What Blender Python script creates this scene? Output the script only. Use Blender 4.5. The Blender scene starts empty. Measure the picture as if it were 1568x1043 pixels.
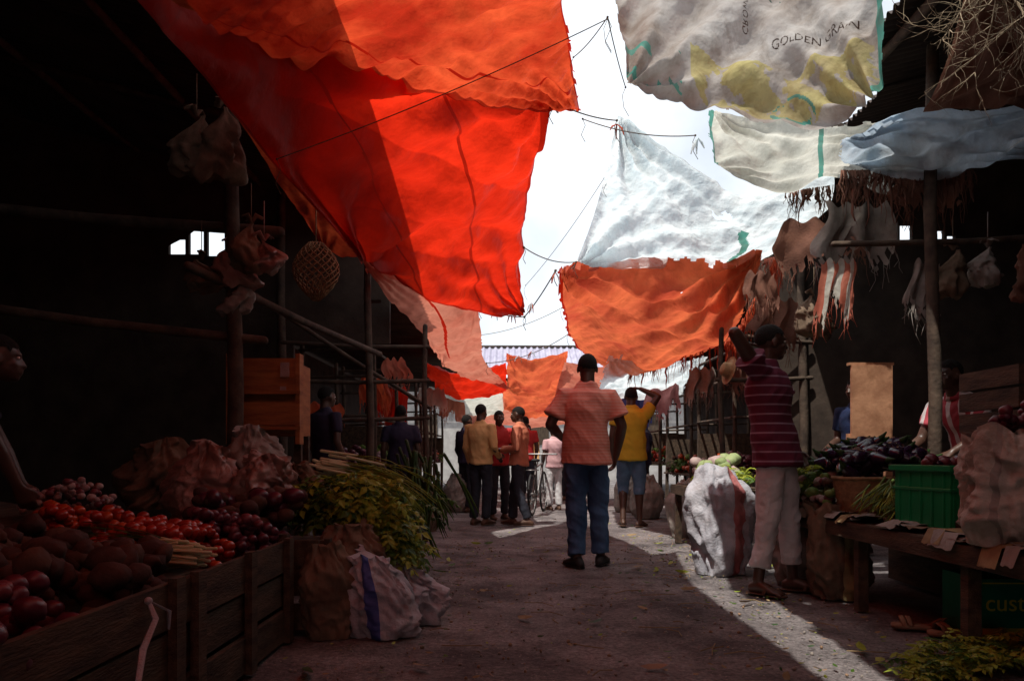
import bpy, bmesh, math, random
import numpy as np
from mathutils import Vector, Matrix, noise
random.seed(11)
R = math.radians
scene = bpy.context.scene
COL = scene.collection

# ------------------------------------------------------------------ materials
def nn(nt, t, **kw):
    n = nt.nodes.new(t)
    for k, v in kw.items():
        setattr(n, k, v)
    return n

def c4(c):
    return (c[0], c[1], c[2], 1.0)

def mat(name, c1, c2=None, scale=6, rough=.8, bump=.3, bscale=40, trans=0.0, spec=.25,
        stretch=(1, 1, 1), metallic=0.0, lo=.35, hi=.65, bdist=.01, crump=0.0, dirt=0.0):
    m = bpy.data.materials.new(name); m.use_nodes = True
    nt = m.node_tree; nt.nodes.clear()
    out = nn(nt, 'ShaderNodeOutputMaterial')
    p = nn(nt, 'ShaderNodeBsdfPrincipled')
    p.inputs['Roughness'].default_value = rough
    p.inputs['Metallic'].default_value = metallic
    p.inputs['Specular IOR Level'].default_value = spec
    tc = nn(nt, 'ShaderNodeTexCoord'); mp = nn(nt, 'ShaderNodeMapping')
    mp.inputs['Scale'].default_value = stretch
    nt.links.new(tc.outputs['Object'], mp.inputs['Vector'])
    n1 = nn(nt, 'ShaderNodeTexNoise'); n1.inputs['Scale'].default_value = scale
    n1.inputs['Detail'].default_value = 6; n1.inputs['Roughness'].default_value = .6
    nt.links.new(mp.outputs[0], n1.inputs['Vector'])
    rp = nn(nt, 'ShaderNodeValToRGB')
    if c2 is None: c2 = tuple(x * .6 for x in c1)
    rp.color_ramp.elements[0].position = lo; rp.color_ramp.elements[1].position = hi
    rp.color_ramp.elements[0].color = c4(c2); rp.color_ramp.elements[1].color = c4(c1)
    nt.links.new(n1.outputs[0], rp.inputs[0])
    csrc = rp.outputs[0]
    if dirt:
        # blotchy grime and water stains
        n5 = nn(nt, 'ShaderNodeTexNoise'); n5.inputs['Scale'].default_value = 4.5; n5.inputs['Detail'].default_value = 8; n5.inputs['Roughness'].default_value = .7
        n5.inputs['Distortion'].default_value = .8
        nt.links.new(mp.outputs[0], n5.inputs['Vector'])
        r5 = nn(nt, 'ShaderNodeValToRGB'); r5.color_ramp.elements[0].position = .48; r5.color_ramp.elements[1].position = .70
        r5.color_ramp.elements[0].color = (0, 0, 0, 1); r5.color_ramp.elements[1].color = (dirt, dirt, dirt, 1)
        nt.links.new(n5.outputs[0], r5.inputs[0])
        md = nn(nt, 'ShaderNodeMix', data_type='RGBA'); md.inputs[7].default_value = (c1[0] * .38, c1[1] * .30, c1[2] * .24, 1)
        nt.links.new(r5.outputs[0], md.inputs[0]); nt.links.new(csrc, md.inputs[6]); csrc = md.outputs[2]
    nt.links.new(csrc, p.inputs['Base Color'])
    n2 = nn(nt, 'ShaderNodeTexNoise'); n2.inputs['Scale'].default_value = bscale
    n2.inputs['Detail'].default_value = 4
    nt.links.new(mp.outputs[0], n2.inputs['Vector'])
    hsrc = n2.outputs[0]
    if crump:
        vo = nn(nt, 'ShaderNodeTexVoronoi', feature='DISTANCE_TO_EDGE'); vo.inputs['Scale'].default_value = crump
        nd = nn(nt, 'ShaderNodeTexNoise'); nd.inputs['Scale'].default_value = crump * .7
        nt.links.new(mp.outputs[0], nd.inputs['Vector'])
        vm = nn(nt, 'ShaderNodeMix', data_type='RGBA'); vm.inputs[0].default_value = .25
        nt.links.new(mp.outputs[0], vm.inputs[6]); nt.links.new(nd.outputs[1], vm.inputs[7])
        nt.links.new(vm.outputs[2], vo.inputs['Vector'])
        ad = nn(nt, 'ShaderNodeMath', operation='ADD'); nt.links.new(vo.outputs['Distance'], ad.inputs[0]); nt.links.new(n2.outputs[0], ad.inputs[1])
        hsrc = ad.outputs[0]
    b = nn(nt, 'ShaderNodeBump'); b.inputs['Strength'].default_value = bump
    b.inputs['Distance'].default_value = bdist
    nt.links.new(hsrc, b.inputs['Height'])
    nt.links.new(b.outputs[0], p.inputs['Normal'])
    if trans > 0:
        t = nn(nt, 'ShaderNodeBsdfTranslucent')
        mx = nn(nt, 'ShaderNodeMixShader'); mx.inputs[0].default_value = trans
        nt.links.new(csrc, t.inputs[0])
        nt.links.new(b.outputs[0], t.inputs['Normal'])
        nt.links.new(p.outputs[0], mx.inputs[1]); nt.links.new(t.outputs[0], mx.inputs[2])
        nt.links.new(mx.outputs[0], out.inputs[0])
    else:
        nt.links.new(p.outputs[0], out.inputs[0])
    m['ramp'] = rp.name; m['p'] = p.name
    return m

def band(m, col, axis, period, width, offset=0.0, coord='Object'):
    """woven / printed stripes in the cloth"""
    nt = m.node_tree
    rp = nt.nodes[m['ramp']]
    tc = nn(nt, 'ShaderNodeTexCoord'); sx = nn(nt, 'ShaderNodeSeparateXYZ')
    nt.links.new(tc.outputs[coord], sx.inputs[0])
    a = nn(nt, 'ShaderNodeMath', operation='MULTIPLY_ADD')
    a.inputs[1].default_value = 1.0 / period; a.inputs[2].default_value = offset
    nt.links.new(sx.outputs[axis], a.inputs[0])
    f = nn(nt, 'ShaderNodeMath', operation='FRACT'); nt.links.new(a.outputs[0], f.inputs[0])
    l = nn(nt, 'ShaderNodeMath', operation='LESS_THAN'); l.inputs[1].default_value = width
    nt.links.new(f.outputs[0], l.inputs[0])
    mx = nn(nt, 'ShaderNodeMix', data_type='RGBA'); mx.inputs[7].default_value = c4(col)
    nt.links.new(l.outputs[0], mx.inputs[0])
    tos = [(k.to_socket) for k in rp.outputs[0].links]
    src = rp.outputs[0]
    for t in tos:
        nt.links.new(mx.outputs[2], t)
    nt.links.new(src, mx.inputs[6])
    return m

# ------------------------------------------------------------------ mesh builder
class MB:
    def __init__(s): s.v = []; s.f = []; s.m = []
    def add(s, vs, fs, mi=0):
        o = len(s.v); s.v.extend([tuple(v) for v in vs])
        for f in fs:
            s.f.append(tuple(i + o for i in f)); s.m.append(mi)
    def box(s, c, size, rot=None, mi=0):
        hx, hy, hz = size[0] / 2, size[1] / 2, size[2] / 2
        vs = [Vector((x, y, z)) for x in (-hx, hx) for y in (-hy, hy) for z in (-hz, hz)]
        if rot:
            M = rot if isinstance(rot, Matrix) else Matrix.Rotation(rot, 3, 'Z')
            vs = [M @ v for v in vs]
        vs = [v + Vector(c) for v in vs]
        s.add(vs, [(0, 1, 3, 2), (4, 6, 7, 5), (0, 4, 5, 1), (2, 3, 7, 6), (0, 2, 6, 4), (1, 5, 7, 3)], mi)
    def loft(s, pts, ra, rb=None, lat=None, mi=0, seg=12, cap=True, cr=(1, 1)):
        pts = [Vector(p) for p in pts]; n = len(pts)
        if not hasattr(ra, '__len__'): ra = [ra] * n
        if rb is None: rb = ra
        if not hasattr(rb, '__len__'): rb = [rb] * n
        pts = list(pts); ra = list(ra); rb = list(rb)
        lats = list(lat) if isinstance(lat, list) else [lat] * n
        if cap:
            d0 = (pts[0] - pts[1]).normalized(); d1 = (pts[-1] - pts[-2]).normalized()
            r0, r1 = min(ra[0], rb[0]) * cr[0], min(ra[-1], rb[-1]) * cr[1]
            k0 = 1 if cr[0] == 1 else 0; k1 = 1 if cr[1] == 1 else 0
            s0 = (.38, .8) if k0 else (.8, .97); s1 = (.8, .38) if k1 else (.97, .8)
            pts = [pts[0] + d0 * r0 * .92, pts[0] + d0 * r0 * .6] + pts + [pts[-1] + d1 * r1 * .6, pts[-1] + d1 * r1 * .92]
            ra = [ra[0] * s0[0], ra[0] * s0[1]] + ra + [ra[-1] * s1[0], ra[-1] * s1[1]]
            rb = [rb[0] * s0[0], rb[0] * s0[1]] + rb + [rb[-1] * s1[0], rb[-1] * s1[1]]
            lats = [lats[0]] * 2 + lats + [lats[-1]] * 2
        n = len(pts); vs = []; X = None
        for i in range(n):
            a = pts[max(i - 1, 0)]; b = pts[min(i + 1, n - 1)]
            T = (b - a)
            T = T.normalized() if T.length > 1e-9 else Vector((0, 0, 1))
            if lats[i] is not None: Xr = Vector(lats[i])
            elif X is not None: Xr = X
            else: Xr = Vector((1, 0, 0)) if abs(T.x) < .9 else Vector((0, 1, 0))
            X = (Xr - T * Xr.dot(T)).normalized(); Y = T.cross(X)
            for k in range(seg):
                t = 2 * math.pi * k / seg
                vs.append(pts[i] + X * (ra[i] * math.cos(t)) + Y * (rb[i] * math.sin(t)))
        fs = []
        for i in range(n - 1):
            for k in range(seg):
                k2 = (k + 1) % seg
                fs.append((i * seg + k, i * seg + k2, (i + 1) * seg + k2, (i + 1) * seg + k))
        fs.append(tuple(range(seg - 1, -1, -1))); fs.append(tuple((n - 1) * seg + k for k in range(seg)))
        s.add(vs, fs, mi)
    def ball(s, c, r, rot=None, mi=0, sub=2, nz=0.0, seed=0):
        if not hasattr(r, '__len__'): r = (r, r, r)
        V, F = ICO[sub]
        out = []
        for v in V:
            k = 1 + (nz * noise.noise(v * 1.7 + Vector((seed, seed * .7, 0))) if nz else 0)
            w = Vector((v.x * r[0] * k, v.y * r[1] * k, v.z * r[2] * k))
            if rot: w = rot @ w
            out.append(w + Vector(c))
        s.add(out, F, mi)
    def build(s, name, mats, parent=None, smooth=True, loc=None):
        me = bpy.data.meshes.new(name)
        me.from_pydata(s.v, [], s.f)
        if not isinstance(mats, (list, tuple)): mats = [mats]
        for m in mats: me.materials.append(m)
        me.polygons.foreach_set('material_index', s.m)
        me.polygons.foreach_set('use_smooth', [smooth] * len(s.f))
        me.update()
        o = bpy.data.objects.new(name, me); COL.objects.link(o)
        if parent: o.parent = parent
        if loc: o.location = loc
        return o

ICO = {}
for sb in (1, 2, 3):
    bm = bmesh.new(); bmesh.ops.create_icosphere(bm, subdivisions=sb, radius=1)
    bm.verts.ensure_lookup_table()
    ICO[sb] = ([v.co.copy() for v in bm.verts], [tuple(v.index for v in f.verts) for f in bm.faces]); bm.free()

def empty(name, loc=(0, 0, 0), rz=0.0):
    e = bpy.data.objects.new(name, None); COL.objects.link(e)
    e.location = loc; e.rotation_euler = (0, 0, rz); e.empty_display_size = .1
    return e

def rrot():
    return Matrix.Rotation(random.uniform(0, 6.28), 3, 'Z') @ Matrix.Rotation(random.uniform(0, 6.28), 3, 'X')

# ------------------------------------------------------------------ material library
M_wood = mat('dark_wood', (.09, .06, .04), (.035, .023, .016), 5, .85, .5, 30, stretch=(4, 4, 1))
M_woodh = mat('old_plank_wood', (.10, .065, .042), (.035, .024, .017), 4, .85, .6, 25, stretch=(6, 1, 6))
M_board = mat('orange_board_wood', (.40, .15, .05), (.24, .08, .03), 4, .7, .3, 25, stretch=(1, 1, 6))
M_boardp = mat('plywood', (.48, .25, .14), (.28, .13, .07), 6, .75, .3, 25, dirt=.6)
M_pole = mat('rough_pole', (.10, .07, .05), (.04, .028, .022), 8, .9, .6, 35)
M_rope = mat('rope_fibre', (.16, .12, .09), (.08, .06, .05), 30, .9, .2, 90)
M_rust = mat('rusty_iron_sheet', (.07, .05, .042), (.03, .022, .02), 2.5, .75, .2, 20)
M_roofb = mat('painted_iron_roof', (.38, .36, .44), (.29, .27, .35), 2, .6, .2, 20)
M_wallm = mat('mud_wall', (.07, .05, .038), (.035, .025, .02), 3, .95, .5, 18)
M_wallp = mat('pale_plaster_wall', (.40, .38, .36), (.28, .26, .25), 3, .95, .5, 18)

M_red = mat('red_tarpaulin_cloth', (.78, .030, .008), (.42, .012, .004), 1.3, .5, .6, 6, trans=.62, bdist=.06, lo=.3, hi=.68, dirt=.35)
M_reds = mat('red_tarpaulin_seam', (.42, .012, .004), (.34, .01, .003), 4, .55, .3, 20, trans=.5)
M_red2 = mat('faded_red_tarpaulin_cloth', (.68, .085, .026), (.38, .022, .008), 1.9, .5, .6, 8, trans=.62, bdist=.06, dirt=.5)
M_pink = mat('faded_pink_tarpaulin_cloth', (.66, .24, .16), (.52, .14, .09), 2.0, .6, .4, 9, trans=.5, bdist=.04, dirt=.4)
M_orange = mat('orange_tarpaulin_cloth', (.76, .16, .06), (.46, .06, .03), 1.7, .6, .5, 7, trans=.55, bdist=.06, lo=.3, hi=.65, dirt=.5)
M_white = mat('white_mesh_cloth', (.86, .90, .91), (.66, .74, .77), 5, .6, .6, 12, trans=.6, bdist=.05, crump=4, dirt=.2)
M_cream = mat('cream_sack_cloth', (.78, .76, .68), (.56, .55, .48), 2.6, .65, .5, 14, trans=.52, bdist=.04, crump=4, dirt=.35)
M_sackc = mat('woven_sack_cloth', (.60, .56, .53), (.32, .25, .21), 2.3, .65, .5, 14, trans=.45, bdist=.04, lo=.36, hi=.62, crump=4, dirt=.65)
M_pale = mat('pale_blue_cloth', (.72, .77, .82), (.40, .50, .60), 2.6, .65, .5, 14, trans=.5, bdist=.04, crump=4, dirt=.4)
M_brownc = mat('brown_hessian', (.26, .12, .08), (.12, .055, .04), 3, .9, .5, 60, trans=.25)
M_gprint = mat('green_print', (.12, .42, .34), (.16, .28, .23), 8, .6, .3, 20, trans=.45, dirt=.4)
M_yprint = mat('yellow_print', (.60, .52, .24), (.38, .30, .18), 2.3, .65, .5, 14, trans=.45, bdist=.04, lo=.36, hi=.62, crump=4, dirt=.65)
M_bprint = mat('brown_print', (.24, .18, .15), (.17, .12, .10), 4, .6, .1, 20, trans=.25)
M_bluepr = mat('blue_print', (.06, .09, .30), (.05, .06, .22), 6, .6, .25, 25, bdist=.02)
M_redpr = mat('red_print', (.44, .17, .16), (.32, .10, .10), 6, .6, .4, 25, bdist=.02, crump=7)

M_sackw = mat('white_woven_sack', (.52, .52, .56), (.33, .33, .37), 6, .75, .5, 60, trans=.08, bdist=.014, crump=7, dirt=.45)
M_sackb = mat('brown_paper_sack', (.20, .14, .095), (.11, .075, .05), 6, .85, .4, 40, bdist=.01, crump=8)
M_sackg = mat('grey_woven_sack', (.32, .285, .255), (.19, .165, .145), 7, .8, .4, 50, bdist=.01, crump=8, dirt=.4)
M_sackp = mat('pale_woven_sack', (.50, .45, .39), (.31, .27, .23), 5, .78, .45, 50, bdist=.014, crump=7, dirt=.6)
M_plas = mat('thin_plastic_bag', (.45, .27, .22), (.28, .14, .12), 7, .35, .5, 22, trans=.25, spec=.6, bdist=.02, crump=9)
M_tom = mat('tomato_red', (.40, .025, .011), (.26, .018, .009), 6, .28, .05, 30, spec=.5)
M_tom2 = mat('tomato_orange', (.44, .065, .014), (.33, .03, .011), 6, .28, .05, 30, spec=.5)
M_pot = mat('potato_skin', (.07, .03, .023), (.038, .017, .014), 14, .8, .4, 50)
M_pot2 = mat('potato_pale', (.10, .046, .03), (.055, .026, .018), 14, .8, .4, 50)
M_oni = mat('red_onion', (.11, .016, .033), (.055, .009, .02), 8, .35, .2, 40, spec=.4)
M_oni2 = mat('pale_onion', (.17, .038, .05), (.10, .02, .03), 8, .4, .2, 40, spec=.4)
M_egg = mat('eggplant_skin', (.035, .012, .04), (.02, .008, .025), 5, .18, .05, 20, spec=.6)
M_lime = mat('green_fruit', (.15, .22, .05), (.08, .13, .03), 6, .5, .2, 40)
M_cab = mat('pale_cabbage', (.30, .36, .17), (.17, .24, .08), 6, .6, .6, 14, bdist=.02)
M_gar = mat('garlic', (.42, .33, .3), (.28, .18, .18), 10, .6, .2, 40)
M_leaf = mat('green_leaf', (.09, .17, .022), (.04, .09, .014), 9, .5, .2, 40, trans=.3)
M_leafy = mat('yellow_green_leaf', (.40, .44, .05), (.22, .29, .035), 9, .5, .2, 40, trans=.35)
M_leafd = mat('dark_leaf', (.035, .08, .018), (.02, .045, .012), 9, .5, .2, 40, trans=.2)
M_stemw = mat('pale_leek_stem', (.58, .58, .38), (.46, .46, .27), 9, .5, .1, 40)
M_dry = mat('dry_leaf', (.30, .22, .11), (.18, .12, .06), 9, .8, .2, 40)
M_gplast = mat('green_plastic', (.008, .26, .09), (.006, .19, .065), 3, .35, .05, 20, spec=.5)
M_wick = mat('wicker', (.34, .21, .11), (.18, .105, .055), 25, .8, .5, 70)
M_box = mat('green_cardboard', (.02, .24, .12), (.015, .17, .09), 5, .6, .1, 30)
M_card = mat('cardboard', (.30, .2, .125), (.2, .125, .08), 5, .8, .3, 30)
M_ylw = mat('yellow_ink', (.8, .6, .05), (.75, .55, .05), 5, .6, .05, 30)
M_met = mat('worn_metal', (.3, .3, .3), (.16, .14, .13), 9, .45, .1, 30, metallic=.8)
M_rub = mat('black_rubber', (.03, .03, .03), (.02, .02, .02), 9, .7, .1, 30)
M_straw = mat('straw', (.5, .38, .2), (.34, .24, .12), 30, .8, .4, 80)
M_leath = mat('brown_leather', (.10, .05, .03), (.06, .03, .02), 9, .6, .2, 40)

M_skin = mat('dark_skin', (.085, .042, .028), (.058, .028, .019), 6, .42, .08, 60, spec=.5)
M_hair = mat('black_hair', (.012, .010, .009), (.008, .007, .006), 30, .9, .8, 180)
M_eye = mat('eye_white', (.6, .55, .5), (.55, .5, .45), 5, .3, 0, 10, spec=.5)
M_pup = mat('pupil', (.01, .008, .006), (.01, .008, .006), 5, .2, 0, 10, spec=.5)
M_jean = mat('blue_denim', (.085, .16, .29), (.022, .05, .11), 3.2, .85, .35, 35, stretch=(1, 1, .6))
M_jean2 = mat('light_denim', (.12, .2, .30), (.06, .12, .2), 5, .85, .35, 35)
M_darkt = mat('dark_trousers', (.03, .032, .045), (.018, .02, .028), 5, .85, .35, 35)
M_grey = mat('grey_cotton_trousers', (.64, .62, .62), (.46, .445, .45), 4, .85, .5, 22, bdist=.02)
M_shirtO = mat('coral_checked_shirt', (.80, .27, .19), (.70, .21, .145), 4, .8, .3, 25)
band(M_shirtO, (.76, .34, .27), 'Z', .026, .3)
M_shirtY = mat('yellow_shirt', (.66, .46, .04), (.52, .34, .03), 4, .8, .3, 25)
M_shirtC = mat('cream_yellow_shirt', (.74, .46, .20), (.6, .35, .14), 4, .8, .3, 25)
M_shirtR = mat('red_shirt', (.45, .03, .03), (.34, .025, .025), 4, .8, .3, 25)
M_shirtP = mat('orange_faded_shirt', (.55, .2, .11), (.42, .13, .08), 4, .8, .3, 25)
M_shirtK = mat('pink_shirt', (.6, .36, .36), (.46, .27, .29), 4, .8, .3, 25)
M_shirtB = mat('blue_shirt', (.012, .022, .07), (.008, .016, .05), 4, .8, .3, 25)
M_shirtD = mat('dark_purple_shirt', (.03, .022, .05), (.02, .014, .03), 4, .8, .3, 25)
M_shirtS = mat('striped_shirt', (.15, .022, .05), (.10, .016, .035), 4, .85, .3, 25)
band(M_shirtS, (.30, .19, .25), 'Z', .062, .17)
M_shirtW = mat('red_white_shirt', (.4, .06, .08), (.3, .045, .06), 4, .8, .3, 25)
band(M_shirtW, (.5, .45, .45), 'X', .1, .4)

# ------------------------------------------------------------------ cloths
def interp(P, n):
    P = np.asarray(P, float); k = len(P)
    G = np.concatenate([[2 * P[0] - P[1]], P, [2 * P[-1] - P[-2]]])
    t = np.linspace(0, k - 1, n); i = np.minimum(t.astype(int), k - 2); f = (t - i)
    sh = (n,) + (1,) * (P.ndim - 1); f = f.reshape(sh)
    a, b, c, d = G[i], G[i + 1], G[i + 2], G[i + 3]
    return .5 * (2 * b + (c - a) * f + (2 * a - 5 * b + 4 * c - d) * f ** 2 + (3 * b - 3 * c + d - a) * f ** 3)

CLOTHS = {}
def cloth(name, grid, material, n=110, amp=.02, freq=2.2, folds=.03, fl=.9, corners=(0, 1, 2, 3), seed=0,
          parent=None, fray=0.0, mats=None, matfn=None, holes=None, crease=(6, 2, .9), cr=.45):
    g = interp(grid, n); g = np.swapaxes(g, 0, 1); g = interp(g, n); g = np.swapaxes(g, 0, 1)   # rows, cols
    du = np.gradient(g, axis=1); dv = np.gradient(g, axis=0)
    N = np.cross(du, dv); N /= (np.linalg.norm(N, axis=2, keepdims=True) + 1e-9)
    cs = [g[0, 0].copy(), g[0, -1].copy(), g[-1, 0].copy(), g[-1, -1].copy()]
    cdirs = [(1, 1), (-1, 1), (1, -1), (-1, -1)]
    D = np.zeros((n, n))
    for i in range(n):
        for j in range(n):
            p = Vector(g[i, j]); u = j / (n - 1); v = i / (n - 1)
            q = Vector((p.x + seed * 3.1, p.y, p.z))
            d = amp * (noise.noise(q * freq) + .5 * noise.noise(q * freq * 2.3) + .25 * noise.noise(q * freq * 5))
            q2 = Vector((p.x * crease[0] + p.y * crease[1], p.y * crease[2] - p.x * .4, seed))
            d += amp * cr * (1 - 2 * abs(noise.noise(q2)))
            for c in corners:
                su, sv = cdirs[c]
                uu = u if su > 0 else 1 - u; vv = v if sv > 0 else 1 - v
                r = (p - Vector(cs[c])).length
                ang = math.atan2(vv, uu + 1e-6)
                w = math.exp(-r / fl) * min(1, r / .25)
                d += folds * w * math.sin(ang * 15 + 3 * noise.noise(q * 1.1) + c)
            D[i, j] = d
    g = g + N * D[:, :, None]
    CLOTHS[name] = (g, N)
    idx = lambda i, j: i * n + j
    vs = g.reshape(-1, 3).tolist(); fs = []; ms = []
    for i in range(n - 1):
        for j in range(n - 1):
            u = (j + .5) / (n - 1); v = (i + .5) / (n - 1)
            if holes and holes(u, v): continue
            if fray:
                e = min(u, v, 1 - u, 1 - v)
                if e < fray * (.5 + .9 * noise.noise(Vector((u * 22 + seed, v * 22, 3)))): continue
            fs.append((idx(i, j), idx(i, j + 1), idx(i + 1, j + 1), idx(i + 1, j)))
            ms.append(matfn(u, v) if matfn else 0)
    me = bpy.data.meshes.new(name); me.from_pydata(vs, [], fs)
    for m in (mats or [material]): me.materials.append(m)
    me.polygons.foreach_set('material_index', ms)
    me.polygons.foreach_set('use_smooth', [True] * len(fs)); me.update()
    o = bpy.data.objects.new(name, me); COL.objects.link(o)
    if parent: o.parent = parent
    return o

def cloth_pt(key, u, v, off=.006):
    g, N = CLOTHS[key]; n = g.shape[0]
    u = min(max(u, 0), .9999) * (n - 1); v = min(max(v, 0), .9999) * (n - 1)
    i, j = int(v), int(u); fv, fu = v - i, u - j
    p = (g[i, j] * (1 - fu) + g[i, j + 1] * fu) * (1 - fv) + (g[i + 1, j] * (1 - fu) + g[i + 1, j + 1] * fu) * fv
    nz = N[i, j]
    s = -1 if nz[2] > 0 else 1
    return Vector(p) + Vector(nz) * off * s

def cloth_text(key, txt, u0, v0, du, dv, m, parent):
    cu = bpy.data.curves.new('txt', 'FONT'); cu.body = txt; cu.size = 1
    cu.resolution_u = 2
    t = bpy.data.objects.new('txt', cu); COL.objects.link(t)
    dg = bpy.context.evaluated_depsgraph_get()
    me = bpy.data.meshes.new_from_object(t.evaluated_get(dg))
    bpy.data.objects.remove(t)
    bm = bmesh.new(); bm.from_mesh(me)
    bmesh.ops.triangulate(bm, faces=bm.faces)
    for _ in range(3):
        bmesh.ops.subdivide_edges(bm, edges=[e for e in bm.edges if e.calc_length() > .08], cuts=1, use_grid_fill=False)
        bmesh.ops.triangulate(bm, faces=bm.faces)
    dl = [f for f in bm.faces if noise.noise(f.calc_center_median() * 2.6 + Vector((len(txt), 0, 0))) + .5 * noise.noise(f.calc_center_median() * 9) > .28]
    bmesh.ops.delete(bm, geom=dl, context='FACES')
    xs = [v.co.x for v in bm.verts]; W = max(xs) - min(xs); x0 = min(xs)
    for v in bm.verts:
        a = (v.co.x - x0) / W; b = v.co.y
        v.co = cloth_pt(key, u0 + du[0] * a + dv[0] * b, v0 + du[1] * a + dv[1] * b)
    bm.to_mesh(me); bm.free(); me.materials.clear(); me.materials.append(m)
    o = bpy.data.objects.new('printed_lettering', me); COL.objects.link(o); o.parent = parent
    return o

tarpA = cloth('red_tarpaulin', [
    [(-1.51, 3.0, 2.74), (-1.28, 4.0, 3.07), (-.67, 4.9, 3.36), (.285, 5.8, 3.56)],
    [(-1.44, 3.9, 2.69), (-1.14, 4.8, 2.92), (-.51, 5.9, 3.16), (.20, 7.0, 3.44)],
    [(-1.38, 4.8, 2.61), (-1.05, 5.9, 2.76), (-.5, 7.2, 2.94), (.13, 8.6, 3.22)],
    [(-1.21, 6.5, 2.51), (-.91, 7.6, 2.45), (-.47, 8.8, 2.51), (.165, 10.4, 2.76)]], M_red, n=190, amp=.045, freq=1.5, folds=.08, fl=1.6, corners=(1, 3, 2), seed=1, crease=(3.2, -1.6, .35), cr=1.0,
    mats=[M_red, M_reds], matfn=lambda u, v: 1 if (abs(u - .40 - .01 * math.sin(v * 5)) < .0045 or abs(u - .74) < .004 or u > .99 or v > .99 or u < .008) else 0)
tarpA2 = cloth('red_tarpaulin.001', [
    [(-1.6, .3, 2.9), (-.9, .5, 3.1), (-.3, .6, 3.2), (.3, .8, 3.4)],
    [(-1.5, 2.2, 2.85), (-.95, 2.8, 3.08), (-.3, 3.2, 3.25), (.27, 3.9, 3.5)],
    [(-1.42, 3.2, 2.82), (-.95, 4.0, 3.14), (-.32, 4.6, 3.31), (.40, 5.1, 3.50)],
    [(-1.41, 4.0, 2.95), (-.91, 4.85, 3.20), (-.2, 5.5, 3.36), (.55, 6.1, 3.53)]], M_red2, n=190, amp=.06, freq=2.2, folds=.06, fl=1.2, corners=(3,), seed=2, crease=(2.5, 3.5, 2.2), cr=.9,
    mats=[M_red2, M_reds], matfn=lambda u, v: 1 if (abs(v - .82 - .01 * math.sin(u * 7)) < .004 or u > .988 or v > .992) else 0, fray=.006)
tarpB = cloth('faded_pink_tarpaulin', [
    [(-1.49, 7.5, 2.83), (-1.02, 8.5, 2.78), (-.39, 9.5, 2.76)],
    [(-1.35, 8.8, 2.62), (-.83, 9.6, 2.52), (-.40, 10.5, 2.50)],
    [(-1.12, 10, 2.42), (-.82, 11, 2.28), (-.39, 12, 2.34)],
    [(-1.04, 12, 2.3), (-.69, 13, 2.18), (.0, 14, 2.1)]], M_pink, n=90, amp=.05, freq=2, seed=3, fray=.015,
    mats=[M_pink, M_reds], matfn=lambda u, v: 1 if abs(u - .45 - .05 * math.sin(v * 6)) < .02 and v < .7 else 0)
tarpC = cloth('orange_tarpaulin', [
    [(.5, 9, 3.04), (1.25, 8.5, 2.99), (1.84, 8, 2.82), (2.41, 7.5, 2.83)],
    [(.67, 10.5, 2.91), (1.44, 9.8, 2.74), (2.07, 9, 2.60), (2.53, 8.3, 2.63)],
    [(.86, 12, 2.78), (1.61, 11, 2.46), (2.2, 10, 2.36), (2.6, 9, 2.4)],
    [(1.26, 13, 2.55), (1.71, 12, 2.15), (2.35, 11, 2.22), (2.72, 10, 2.32)]], M_orange, n=130, amp=.04, freq=1.3, folds=.12, fl=2.4, corners=(0, 1), seed=4, fray=.02, cr=.6,
    mats=[M_orange, M_reds], matfn=lambda u, v: 1 if u < .02 else 0,
    holes=lambda u, v: noise.noise(Vector((u * 9, v * 9, 7))) > .62 and u > .55)
tarpD = cloth('white_mesh_sheet', [
    [(.87, 6.5, 3.69), (1.45, 6.8, 3.48), (2.02, 6.8, 3.17), (2.73, 6.6, 3.31)],
    [(.86, 7.3, 3.50), (1.52, 7.4, 3.27), (2.1, 7.3, 3.0), (2.84, 7, 3.16)],
    [(.80, 8, 3.26), (1.5, 8, 3.07), (2.12, 7.8, 2.86), (2.75, 7.5, 3.03)],
    [(.72, 8.8, 3.09), (1.55, 8.6, 2.95), (2.25, 8.3, 2.87), (2.72, 8, 2.97)]], M_white, n=150, amp=.04, freq=3, folds=.09, fl=1.2, corners=(0, 2), seed=5,
    mats=[M_white, M_gprint], matfn=lambda u, v: 1 if (.70 < u + .02*math.sin(v*20) < .735 and v > .35) else 0,
    holes=lambda u, v: (abs(u - .58) < .05 and abs(v - .22 - .03*math.sin(u*60)) < .035 * (1 + noise.noise(Vector((u * 40, v * 40, 0))))))
tarpE = cloth('cream_sack_sheet', [
    [(1.38, 5.5, 3.33), (1.82, 5.5, 3.24), (2.23, 5.5, 3.19), (2.64, 5.5, 3.24)],
    [(1.47, 5.9, 3.31), (1.95, 5.9, 3.11), (2.39, 5.9, 3.16), (2.88, 5.9, 3.16)],
    [(1.63, 6.3, 3.26), (2.08, 6.3, 3.05), (2.55, 6.3, 3.14), (3.08, 6.3, 3.0)]], M_cream, n=110, amp=.03, folds=.045, fl=.7, seed=6, fray=.012,
    mats=[M_cream, M_gprint], matfn=lambda u, v: 1 if (u < .03 or abs(u - .62) < .01) else 0)
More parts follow.
